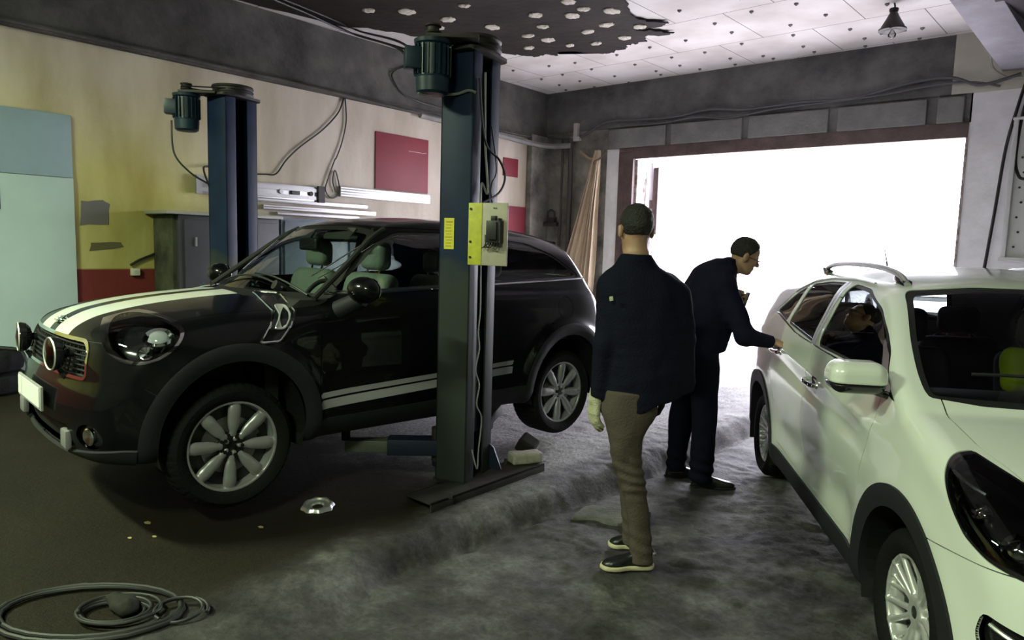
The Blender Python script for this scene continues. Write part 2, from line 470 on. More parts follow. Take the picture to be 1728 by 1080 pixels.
# soot-dark zone of ceiling over the car bay (bitumen-painted slab next to the foam board)
S = [(-8.25, -5), (-3.3, -5), (-3.9, 5.0), (-4.1, 6.4), (-4.44, 7.1), (-4.62, 7.5), (-4.60, 7.85), (-4.40, 8.02), (-4.52, 8.12), (-4.9, 8.05), (-4.72, 8.22), (-4.53, 8.45), (-4.70, 8.47), (-4.88, 8.36),
     (-5.0, 8.55), (-5.15, 8.6), (-5.3, 8.58), (-5.42, 8.72), (-5.6, 8.74), (-5.75, 8.80), (-5.86, 8.74), (-6.05, 8.5), (-6.2, 8.35), (-6.35, 8.38), (-6.42, 8.48), (-6.5, 8.36), (-6.62, 8.33), (-6.75, 8.36), (-6.85, 8.2), (-6.95, 8.05),
     (-7.05, 7.7), (-7.2, 7.4), (-7.35, 6.9), (-7.55, 6.3), (-7.75, 5.95), (-7.9, 5.8), (-8.0, 5.2), (-8.1, 4.4), (-8.25, 3.9)]
def wob(P, amp=.035, k=5):
    out = []
    for q in range(len(P)):
        a, b_ = Vector((*P[q], 0)), Vector((*P[(q + 1) % len(P)], 0))
        n = k if (b_ - a).length > .1 else 2
        for e in range(n):
            v = a.lerp(b_, e / n); out.append((v.x + rnd.uniform(-amp, amp) * (e > 0), v.y + rnd.uniform(-amp, amp) * (e > 0)))
    return out
bitumen = mat('torn_dark_sheet', (.026, .021, .021), .75, var=.35, vscale=2.2, bump=.4, bscale=9)
sh = MB().prism(wob(S), .014, lambda u, v, w: (u, v, CZ - .035 + w)).build('ceiling_sheet', bitumen, smooth=False)
bm = bmesh.new(); bm.from_mesh(sh.data); bmesh.ops.triangulate(bm, faces=[f for f in bm.faces if len(f.verts) > 4]); bm.to_mesh(sh.data); bm.free()
tag(sh, 'dark torn waterproofing sheet with ragged edge under the white ceiling', 'ceiling sheet')

# ---- outside
gm = mat('bright_yard_concrete', (.62, .60, .58), .9, var=.1, vscale=.6)
tag(MB().span((-40, FW + .4, -.3), (30, 60, .0)).build('ground', gm, smooth=False), kind='structure')
tag(MB().span((-40, 45, 0), (30, 46, 3.2)).build('wall_yard', mat('yard_wall', (.75, .75, .78), .9), smooth=False), kind='structure')
# ================================================================== SURFACE TOOLS
def spl(pts, n=600):
    """monotone cubic through (x, v) points -> fast lookup"""
    p = np.array(pts, float); x, y = p[:, 0], p[:, 1]
    h = np.diff(x); d = np.diff(y) / h; m = np.zeros_like(y)
    m[0], m[-1] = d[0], d[-1]
    for i in range(1, len(x) - 1):
        if d[i - 1] * d[i] > 0:
            w1, w2 = 2 * h[i] + h[i - 1], h[i] + 2 * h[i - 1]
            m[i] = (w1 + w2) / (w1 / d[i - 1] + w2 / d[i])
    xs = np.linspace(x[0], x[-1], n); k = np.clip(np.searchsorted(x, xs, 'right') - 1, 0, len(x) - 2)
    t = (xs - x[k]) / h[k]; t2, t3 = t * t, t ** 3
    ys = (2 * t3 - 3 * t2 + 1) * y[k] + (t3 - 2 * t2 + t) * h[k] * m[k] + (-2 * t3 + 3 * t2) * y[k + 1] + (t3 - t2) * h[k] * m[k + 1]
    return lambda q: np.interp(q, xs, ys)

def smax(a, b, k):
    return np.maximum(a, b) + np.maximum(k - np.abs(a - b), 0) ** 2 / (4 * k)
def smin(a, b, k):
    return np.minimum(a, b) - np.maximum(k - np.abs(a - b), 0) ** 2 / (4 * k)

def sdpoly(px, py, poly):
    """signed distance to a 2D polygon, negative inside"""
    P = np.array(poly, float); d = np.full(px.shape, 1e9); s = np.ones(px.shape)
    n = len(P)
    for i in range(n):
        a, b = P[i], P[i - 1]
        e = b - a; wx, wy = px - a[0], py - a[1]
        t = np.clip((wx * e[0] + wy * e[1]) / (e @ e), 0, 1)
        d = np.minimum(d, (wx - e[0] * t) ** 2 + (wy - e[1] * t) ** 2)
        c1 = py >= a[1]; c2 = py < b[1]; c3 = e[0] * wy > e[1] * wx
        f = (c1 & c2 & c3) | (~c1 & ~c2 & ~c3)
        s = np.where(f, -s, s)
    return s * np.sqrt(d)
def rpoly(px, py, poly, r=.03):
    """rounded-corner polygon: grow a shrunken copy"""
    d = sdpoly(px, py, poly)
    return d
def roundpoly(pts, r, k=5):
    out = []; n = len(pts)
    for i in range(n):
        a, b, c = (Vector(pts[(i + q) % n]) for q in (-1, 0, 1))
        u, v = a - b, c - b; t = min(r, .45 * u.length, .45 * v.length)
        p, q = b + u.normalized() * t, b + v.normalized() * t
        for j in range(k + 1):
            s = j / k; out.append(tuple((1 - s) ** 2 * p + 2 * s * (1 - s) * b + s * s * q))
    return out

def shell(G, lo, hi, clo, chi, h):
    lo, hi, clo, chi = (np.array(q, float) for q in (lo, hi, clo, chi))
    n = np.maximum(2, np.ceil((hi - lo) / h).astype(int))
    ax = [np.linspace(0, 1, k + 1) for k in n]
    key = {}; Vs = []; Fs = []; off = 0
    O = []
    for d in range(3):
        u, v = [q for q in range(3) if q != d]
        for side in (0, 1):
            A, B = np.meshgrid(ax[u], ax[v], indexing='ij')
            P = np.zeros(A.shape + (3,)); P[..., u] = A; P[..., v] = B; P[..., d] = side
            nu, nv = A.shape
            i, j = np.meshgrid(np.arange(nu - 1), np.arange(nv - 1), indexing='ij'); a = (i * nv + j).ravel() + off
            q = np.stack([a, a + nv, a + nv + 1, a + 1], -1)
            flip = (side == 0) ^ (d == 1)
            if flip: q = q[:, ::-1]
            Fs.append(q); O.append(P.reshape(-1, 3)); off += nu * nv
    O = np.concatenate(O); F = np.concatenate(Fs)
    kk = np.round(O * 1e5).astype(np.int64); kk = kk[:, 0] * 10 ** 12 + kk[:, 1] * 10 ** 6 + kk[:, 2]
    _, idx, inv = np.unique(kk, return_index=True, return_inverse=True); inv = inv.ravel()
    O = O[idx]; F = inv[F]
    A = clo + (chi - clo) * O; B = lo + (hi - lo) * O
    a = np.zeros(len(O)); b = np.ones(len(O)); done = np.zeros(len(O), bool)
    for t in np.linspace(.02, 1, 50):
        g = G(A + (B - A) * t)
        hit = (~done) & (g > 0); b[hit] = t; done |= hit
        a[~done] = t
    for _ in range(22):
        m = (a + b) / 2; g = G(A + (B - A) * m[:, None]); s = g > 0
        b = np.where(s, m, b); a = np.where(s, a, m)
    V = A + (B - A) * b[:, None]
    T = np.concatenate([F[:, [0, 1, 2]], F[:, [0, 2, 3]]])
    return V, T

def grad(G, V, e=2e-3):
    g = np.stack([G(V + e * q) - G(V - e * q) for q in np.eye(3)], -1)
    return g / (np.linalg.norm(g, axis=1, keepdims=True) + 1e-12)

def split(M, f):
    """marching split of triangle mesh M=(V,T) by f(V): returns (inside f<0, outside)"""
    V, T = M
    if len(T) == 0: return M, M
    v = f(V); v = np.where(np.abs(v) < 2e-5, 2e-5, v); s = v < 0
    c = s[T].sum(1)
    ins, outs = [T[c == 3]], [T[c == 0]]
    newV = [V]; off = len(V)
    for lone in (True, False):
        R = T[c == (1 if lone else 2)]
        if not len(R): continue
        k = np.argmax(s[R] == lone, axis=1); r = np.arange(len(R))
        a, b, d = R[r, k], R[r, (k + 1) % 3], R[r, (k + 2) % 3]
        tb = v[a] / (v[a] - v[b]); td = v[a] / (v[a] - v[d])
        newV += [V[a] + (V[b] - V[a]) * tb[:, None], V[a] + (V[d] - V[a]) * td[:, None]]
        ab = off + r; ad = off + len(R) + r; off += 2 * len(R)
        one = np.stack([a, ab, ad], -1); two = np.concatenate([np.stack([ab, b, d], -1), np.stack([ab, d, ad], -1)])
        (ins if lone else outs).append(one); (outs if lone else ins).append(two)
    V = np.concatenate(newV)
    return compact(V, np.concatenate(ins)), compact(V, np.concatenate(outs))

def compact(V, T, tol=1e-6):
    if len(T) == 0: return V[:0], T
    u, inv = np.unique(T, return_inverse=True); T = inv.reshape(T.shape); V = V[u]
    k = np.round(V / 2e-5).astype(np.int64)
    _, idx, inv = np.unique(k, axis=0, return_index=True, return_inverse=True); inv = inv.ravel()
    V = V[idx]; T = inv[T]
    T = T[(T[:, 0] != T[:, 1]) & (T[:, 1] != T[:, 2]) & (T[:, 0] != T[:, 2])]
    return V, T

def panel(name, M, G, m, parent, off=0., depth=.012, edge=None):
    """panel of shell with true normals and a turned-in edge; off pushes it along the normal"""
    V, T = M
    if len(T) == 0: return None
    N = grad(G, V)
    P = V + N * off
    E = np.concatenate([T[:, [0, 1]], T[:, [1, 2]], T[:, [2, 0]]])
    ks = np.sort(E, 1); k = ks[:, 0].astype(np.int64) * len(V) + ks[:, 1]
    _, idx, cnt = np.unique(k, return_index=True, return_counts=True)
    B = E[idx[cnt == 1]]
    n = len(V)
    if depth and len(B):
        u, inv = np.unique(B, return_inverse=True); B2 = inv.reshape(B.shape)
        outer = P[u]; inner = P[u] - N[u] * depth
        W = np.concatenate([P, outer, inner]); a, b = B2[:, 0] + n, B2[:, 1] + n; w = len(u)
        T2 = np.concatenate([T, np.stack([b, a, a + w], -1), np.stack([b, a + w, b + w], -1)])
        # side normals
        nn = np.zeros((len(u), 3)); ed = P[B[:, 1]] - P[B[:, 0]]; sn = np.cross(ed, N[B[:, 0]])
        sn /= np.linalg.norm(sn, axis=1, keepdims=True) + 1e-9
        np.add.at(nn, B2[:, 0], sn); np.add.at(nn, B2[:, 1], sn); nn /= np.linalg.norm(nn, axis=1, keepdims=True) + 1e-9
        N2 = np.concatenate([N, nn, nn])
    else:
        W, T2, N2 = P, T, N
    return mesh(name, W, T2, m, parent, normals=N2)

# ---- signed distance bodies
def nets(f, lo, hi, h, name=None, m=None, parent=None, smooth=True):
    lo = np.array(lo, float); hi = np.array(hi, float)
    c = 4; n = (np.ceil((hi - lo) / (h * c)).astype(int)) * c + 1
    nc = (n - 1) // c
    # coarse pass
    ax = [lo[d] + (np.arange(nc[d]) + .5) * h * c for d in range(3)]
    C = np.stack(np.meshgrid(*ax, indexing='ij'), -1).reshape(-1, 3)
    g = f(C).reshape(nc)
    act = np.abs(g) < h * c * 1.9
    vals = np.repeat(np.repeat(np.repeat(np.sign(g) * h * 5, c, 0), c, 1), c, 2)
    vals = np.pad(vals, ((0, 1), (0, 1), (0, 1)), mode='edge')
    mask = np.pad(np.repeat(np.repeat(np.repeat(act, c, 0), c, 1), c, 2), ((0, 1),) * 3, mode='edge')
    mm = mask.copy()
    for d in range(3):
        sl = [slice(None)] * 3; sl2 = [slice(None)] * 3; sl[d] = slice(1, None); sl2[d] = slice(None, -1)
        mm[tuple(sl)] |= mask[tuple(sl2)]; mask = mm.copy()
    idx = np.argwhere(mask)
    res = np.empty(len(idx))
    for s in range(0, len(idx), 400000):
        res[s:s + 400000] = f(lo + idx[s:s + 400000] * h)
    vals[tuple(idx.T)] = res
    S = vals < 0
    cs = [(0, 0, 0), (1, 0, 0), (0, 1, 0), (1, 1, 0), (0, 0, 1), (1, 0, 1), (0, 1, 1), (1, 1, 1)]
    cnt = sum(S[a:n[0] - 1 + a, b:n[1] - 1 + b, d:n[2] - 1 + d].astype(np.int8) for a, b, d in cs)
    A = np.argwhere((cnt > 0) & (cnt < 8))
    cv = np.stack([vals[A[:, 0] + a, A[:, 1] + b, A[:, 2] + d] for a, b, d in cs], 1)
    acc = np.zeros((len(A), 3)); num = np.zeros(len(A))
    cc = np.array(cs, float)
    for i in range(8):
        for j in range(i + 1, 8):
            if np.abs(cc[i] - cc[j]).sum() == 1:
                x = (cv[:, i] < 0) != (cv[:, j] < 0)
                t = cv[:, i] / (cv[:, i] - cv[:, j] + 1e-20)
                p = cc[i] + (cc[j] - cc[i]) * t[:, None]
                acc[x] += p[x]; num[x] += 1
    P = lo + (A + acc / num[:, None]) * h
    id_ = np.full(n, -1, np.int64); id_[tuple(A.T)] = np.arange(len(A))
    Q = []
    for d in range(3):
        e = np.zeros(3, int); e[d] = 1; u, v = (d + 1) % 3, (d + 2) % 3
        sl = [slice(1, n[0] - 1), slice(1, n[1] - 1), slice(1, n[2] - 1)]
        S0 = S[tuple(sl)]; sl2 = list(sl); sl2[d] = slice(2, n[d]); S1 = S[tuple(sl2)]
        I = np.argwhere(S0 != S1) + 1
        if not len(I): continue
        du = np.zeros(3, int); du[u] = 1; dv = np.zeros(3, int); dv[v] = 1
        q = np.stack([id_[tuple((I - du - dv).T)], id_[tuple((I - dv).T)], id_[tuple(I.T)], id_[tuple((I - du).T)]], -1)
        fl = ~S[tuple(I.T)]
        q[fl] = q[fl][:, ::-1]
        Q.append(q)
    F = np.concatenate(Q); F = F[(F >= 0).all(1)]
    if name is None: return P, F
    return mesh(name, P, F, m, parent, smooth=smooth)

def cap(p, a, b, ra, rb, sc=(1, 1, 1)):
    sc = np.array(sc, float); a = np.array(a, float) / sc; b = np.array(b, float) / sc; q = p / sc
    ba = b - a; t = np.clip(((q - a) @ ba) / (ba @ ba + 1e-12), 0, 1)
    return (np.linalg.norm(q - a - t[:, None] * ba, axis=1) - (ra + (rb - ra) * t)) * min(sc.min(), 1)
def ell(p, c, r, R=None):
    q = p - np.array(c, float)
    if R is not None: q = q @ np.array(R)
    r = np.array(r, float); k = np.linalg.norm(q / r, axis=1); k2 = np.linalg.norm(q / r ** 2, axis=1)
    return k * (k - 1) / (k2 + 1e-9)
def rbox(p, c, hd, r, R=None):
    q = p - np.array(c, float)
    if R is not None: q = q @ np.array(R)
    q = np.abs(q) - (np.array(hd, float) - r)
    return np.linalg.norm(np.maximum(q, 0), axis=1) + np.minimum(q.max(1), 0) - r
def loft(p, rows, e=2.2, ax=2):
    """rows: (z, cu, cw, a, b): super-elliptic slices"""
    R = np.array(sorted(rows)); z = p[:, 2]
    cu, cw, a, b = (spl(np.stack([R[:, 0], R[:, k]], -1))(z) for k in (1, 2, 3, 4))
    q = (np.abs((p[:, 0] - cu) / a) ** e + np.abs((p[:, 1] - cw) / b) ** e) ** (1 / e)
    d = (q - 1) * np.minimum(a, b) * .9
    return np.maximum(d, np.maximum(R[0, 0] - z, z - R[-1, 0]))
def union(ds, k=.03):
    r = ds[0]
    for d in ds[1:]:
        r = smin(r, d, k)
    return r
# ================================================================== WHEELS
rubber = mat('tyre_rubber', (.009, .009, .010), .8, spec=.15, bump=.3, bscale=60)
alloy = mat('silver_alloy', (.40, .40, .42), .35, .5)
alloy2 = mat('bright_alloy', (.66, .66, .68), .3, .5)
blackp = mat('black_plastic', (.014, .014, .016), .45)
disc = mat('brake_disc_steel', (.25, .24, .23), .4, .9)
chrome = mat('chrome', (.85, .85, .87), .07, 1.)

def rim_petal(p, R, w):          # eight rounded petal spokes, axis along y, outer face at y=0, inward is +y
    x, y, z = p.T
    r = np.hypot(x, z); a = np.arctan2(z, x)
    k = 8; a = (a + math.pi / k) % (2 * math.pi / k) - math.pi / k
    u, v = r * np.cos(a), r * np.sin(a)
    q = np.stack([u, v, y], -1)
    d = smin(ell(q, (R * .62, 0, .022), (R * .37, .033, .020)), ell(q, (R * .80, 0, .020), (R * .17, .030, .018)), .02)
    hub = smax(r - R * .27, np.abs(y - .040) - .022, .012)
    hub = smax(hub, -(smax(r - R * .19, .030 - y - .012, .004)), .006)
    ring = np.hypot(r - R * .975, y - .012) - .0095
    barrel = np.maximum(np.abs(r - (R * .955 - .012 * sstep(.0, .06, y))) - .006, np.abs(y - .10) - .10)
    bolt = np.hypot((np.hypot(x, z) - R * .16), 1) * 0 + 1
    a5 = (np.arctan2(z, x) + math.pi / 5) % (2 * math.pi / 5) - math.pi / 5
    bolt = np.maximum(np.hypot(r * np.cos(a5) - R * .155, r * np.sin(a5)) - .011, np.abs(y - .03) - .02)
    return union([smin(d, hub, .02), smin(ring, barrel, .01), bolt], .006)

def rim_twin(p, R, w):           # five pairs of slim spokes
    x, y, z = p.T
    r = np.hypot(x, z); a = np.arctan2(z, x); k = 5
    a = (a + math.pi / k) % (2 * math.pi / k) - math.pi / k
    u, v = r * np.cos(a), np.abs(r * np.sin(a))
    q = np.stack([u, v, y], -1)
    d = cap(q, (R * .18, R * .03, .045), (R * .95, R * .19, .012), .014, .011, (1, 1, 1.2))
    d = smin(d, cap(q, (R * .40, R * .30, .05), (R * .93, R * .52, .012), .008, .009, (1, 1, 1.4)), .008)
    d = smin(d, cap(q, (R * .18, R * .10, .05), (R * .42, R * .30, .045), .012, .008, (1, 1, 1.4)), .012)
    hub = smax(r - R * .24, np.abs(y - .045) - .020, .012)
    ring = np.hypot(r - R * .975, y - .012) - .009
    barrel = np.maximum(np.abs(r - (R * .955 - .012 * sstep(.0, .06, y))) - .006, np.abs(y - .10) - .10)
    return union([smin(d, hub, .02), smin(ring, barrel, .01)], .008)

def make_wheel(kind, R, r, w):
    """local axis y; outer face toward -y. Returns the rim object with tyre, disc and cap as sub-parts"""
    f = rim_petal if kind == 'petal' else rim_twin
    P, F = nets(lambda p: f(p, r, w), (-r - .02, -.03, -r - .02), (r + .02, .215, r + .02), .0042)
    rim = mesh('wheel', P, F, alloy if kind == 'petal' else alloy2)
    # tyre: lathe around y with tread blocks
    prof = [(.012, r * .955), (-.004, r * .985), (-.016, r + .012), (-.026, r + (R - r) * .35), (-.028, r + (R - r) * .6), (-.018, R - .028), (-.006, R - .012), (.006, R - .004), (.02, R)]
    nseg = 96; V = []; 
    full = prof + [(w * .5, R + .002)] + [(w - h, q) for h, q in prof[::-1]]
    V = []
    n = len(full); S = nseg * 2
    for i in range(S):
        t = 2 * math.pi * i / S
        for k, (h, q) in enumerate(full):
            tread = 0
            if q > R - .013 and (i % 4) in (0,): tread = -.006
            if 9 < k < n - 10: tread = 0 if i % 4 else -.006
            qq = q + tread
            V.append((qq * math.cos(t), h, qq * math.sin(t)))
    F = [(i * n + k, ((i + 1) % S) * n + k, ((i + 1) % S) * n + k + 1, i * n + k + 1) for i in range(S) for k in range(n - 1)]
    ty = mesh('tyre', V, F, rubber, rim, sharp=50)
    # long grooves round the tread
    b = MB()
    b.lathe((0, .055, 0), (0, 1, 0), [(0, .03), (0, r * .62), (.012, r * .62), (.012, .03)], n=40)
    b.build('brake_disc', disc, rim)
    MB().bar((r * .35, .075, r * .35), (r * .50, .075, r * .12), .09, .07, (0, 1, 0)).build('brake_calliper', mat('calliper_grey', (.12, .12, .12), .6), rim, bevel=.01)
    c = MB().lathe((0, .022 if kind == 'petal' else .020, 0), (0, 1, 0), [(0, 0), (0.001, r * .09), (.004, r * .115), (.02, r * .12)], n=24, cap=False)
    c.build('hub_cap', mat('hub_black', (.03, .03, .035), .3) , rim)
    MB().lathe((0, .06, 0), (0, 1, 0), [(0, .0), (.001, r * .93), (.1, r * .94)], n=40, cap=False).build('wheel_back', blackp, rim)
    return rim
# ================================================================== CARS
black_paint = mat('black_metallic_paint', (.003, .0032, .0045), .3, coat=.5, spec=.1)
pearl = mat('pearl_white_paint', (.80, .84, .80), .28, coat=1.)
plastic = mat('grey_black_cladding', (.018, .019, .023), .62, spec=.25, bump=.15, bscale=150)
seal = mat('rubber_seal', (.008, .008, .009), .6)
trimb = mat('gloss_black_trim', (.01, .01, .012), .15, coat=.5)
white_stripe = mat('white_stripe_decal', (.72, .72, .70), .4, coat=.6)
silver_stripe = mat('silver_stripe_decal', (.42, .42, .45), .4, coat=.6)
clear = glass('clear_car_glass', (.72, .80, .74), 1.5)
dark_glass = glass('tinted_car_glass', (.20, .20, .23), 1.55)
ws_glass = glass('windscreen_glass', (.42, .44, .46), 1.5)
lamp_glass = glass('lamp_lens', (.93, .95, .95), 1.45)
grey_leather = mat('light_grey_leather', (.20, .225, .22), .55, bump=.1)
dark_cloth = mat('dark_seat_cloth', (.03, .03, .035), .8)
mirrorm = mat('mirror_silver', (.9, .9, .9), .03, 1.)

class CarBody:
    def __init__(s, W, T0, crown, xf, fcurve, xr, rcurve, B, taper, shift, ktop, kx):
        s.W, s.T0, s.crown, s.xf, s.fc, s.xr, s.rc, s.B, s.taper, s.shift, s.kt, s.kx = W, T0, crown, xf, fcurve, xr, rcurve, B, taper, shift, ktop, kx
        s.extra = None
    def G(s, p):
        x, y, z = p[:, 0], p[:, 1], p[:, 2]; ay = np.abs(y)
        w = s.W(z) - s.taper(x)
        if s.extra is not None: w = w + s.extra(x, z)
        g1 = ay - w
        top = z - (s.T0(x - ay ** 2 * s.shift(x)) - s.crown(x) * ay ** 2)
        g = smax(g1, top, s.kt(x))
        g = smax(g, s.xf(z) + s.fc[0] * (ay / .85) ** s.fc[1] - x, s.kx)
        g = smax(g, x - s.xr(z) + s.rc[0] * (ay / .85) ** s.rc[1], s.kx)
        g = smax(g, s.B(x) - z, .05)
        return g
    def side(s, x, z, sg, off=0.):
        """point on the flank at (x, z), sg = +1 / -1"""
        x = np.atleast_1d(np.array(x, float)); z = np.atleast_1d(np.array(z, float))
        a = np.zeros_like(x) + .02; b = np.ones_like(x) * 1.15
        for _ in range(30):
            m = (a + b) / 2; g = s.G(np.stack([x, sg * m, z], -1)); a = np.where(g > 0, a, m); b = np.where(g > 0, m, b)
        P = np.stack([x, sg * a, z], -1)
        return P + grad(s.G, P) * off
    def front(s, y, z, off=0., x0=-1.2, x1=.6):
        y = np.atleast_1d(np.array(y, float)); z = np.atleast_1d(np.array(z, float)) + 0 * y
        a = np.full_like(y, x0); b = np.full_like(y, x1)
        for _ in range(32):
            m = (a + b) / 2; g = s.G(np.stack([m, y, z], -1)); a = np.where(g > 0, m, a); b = np.where(g > 0, b, m)
        P = np.stack([b, y, z], -1)
        return P + grad(s.G, P) * off
    def top(s, x, y, off=0.):
        x = np.atleast_1d(np.array(x, float)); y = np.atleast_1d(np.array(y, float)) + 0 * x
        a = np.full_like(x, .5); b = np.full_like(x, 2.)
        for _ in range(32):
            m = (a + b) / 2; g = s.G(np.stack([x, y, m], -1)); a = np.where(g > 0, a, m); b = np.where(g > 0, m, b)
        P = np.stack([x, y, a], -1)
        return P + grad(s.G, P) * off

def dense(P, k=4, closed=True):
    out = []
    n = len(P)
    for i in range(n if closed else n - 1):
        a, b = np.array(P[i]), np.array(P[(i + 1) % n])
        for j in range(k): out.append(a + (b - a) * j / k)
    if not closed: out.append(np.array(P[-1]))
    return np.array(out)

def cutout(rest, f, gap=0.):
    """returns piece, rest, strip"""
    if not gap:
        a, b = split(rest, f); return a, b, None
    a, b = split(rest, lambda V: f(V) - gap)
    c, strip = split(a, lambda V: f(V) + gap)
    return c, b, strip

def join(Ms):
    Vs, Ts, o = [], [], 0
    for V, T in Ms:
        Vs.append(V); Ts.append(T + o); o += len(V)
    return np.concatenate(Vs), np.concatenate(Ts)

def by_side(M):
    return split(M, lambda V: V[:, 1])   # (-y, +y)

def seat(parent, x, y, m, z=.0, sc=1., name='front_seat', ang=.22):
    def f(p):
        q = p.copy(); q[:, 0] -= x; q[:, 1] -= y; q[:, 2] -= z; q = q / sc
        cush = rbox(q, (-.28, 0, .42), (.27, .25, .08), .07)
        bk = rbox(q, (.08, 0, .72), (.07, .245, .30), .06, Matrix.Rotation(ang, 3, 'Y').transposed().transposed())
        bol = union([cap(q, (-.5, s * .23, .44), (-.05, s * .23, .46), .05, .06) for s in (-1, 1)] + [cap(q, (0, s * .22, .50), (.10, s * .19, .92), .055, .045) for s in (-1, 1)], .03)
        return union([cush, bk, bol], .05)
    s_ = nets(f, (x - .62 * sc, y - .33 * sc, z + .28 * sc), (x + .34 * sc, y + .33 * sc, z + 1.12 * sc), .016, name, m, parent)
    def g(p):
        q = p.copy(); q[:, 0] -= x; q[:, 1] -= y; q[:, 2] -= z; q = q / sc
        return rbox(q, (.155, 0, 1.13), (.055, .135, .095), .05)
    nets(g, (x + .05 * sc, y - .17 * sc, z + 1.0 * sc), (x + .26 * sc, y + .17 * sc, z + 1.26 * sc), .012, 'headrest', m, s_)
    b = MB()
    for s in (-1, 1): b.cyl((x + .13 * sc, y + s * .07, z + .98 * sc), (x + .15 * sc, y + s * .07, z + 1.08 * sc), .007, n=8)
    b.build('headrest_post', chrome, s_)
    return s_

def steering_wheel(parent, c, tilt=.45, R=.185):
    b = MB(); ca, sa = math.cos(tilt), math.sin(tilt)
    def P(u, v, w=0): return (c[0] + v * sa + w * ca, c[1] + u, c[2] + v * ca - w * sa)
    b.tube([P(R * math.cos(t), R * math.sin(t)) for t in np.linspace(0, 2 * math.pi, 41)[:-1]], .015, 10, closed=True)
    for t in (0, math.pi, -math.pi / 2): b.bar(P(0, 0), P(R * math.cos(t), R * math.sin(t)), .03, .012)
    b.cyl(P(0, 0, -.02), P(0, 0, .03), .055)
    b.cyl(P(0, 0, 0), P(0, 0, -.3), .03)
    return b.build('steering_wheel', blackp, parent, bevel=.003)

def wells(parent, xs, zs, Ri, yin, yout, m):
    for x in xs:
        for sg in (-1, 1):
            z0 = zs
            V = []; F = []; n = 28
            pts = [(x + Ri * math.cos(t), z0 + Ri * math.sin(t)) for t in np.linspace(-.35, math.pi + .35, n)]
            for yy in (yout, yin):
                V += [(a, sg * yy, b) for a, b in pts]
            F = [(i, i + 1, n + i + 1, n + i) for i in range(n - 1)]
            F.append(tuple(range(n, 2 * n)))
            mesh('wheel_well', V, F, m, parent, smooth=False)
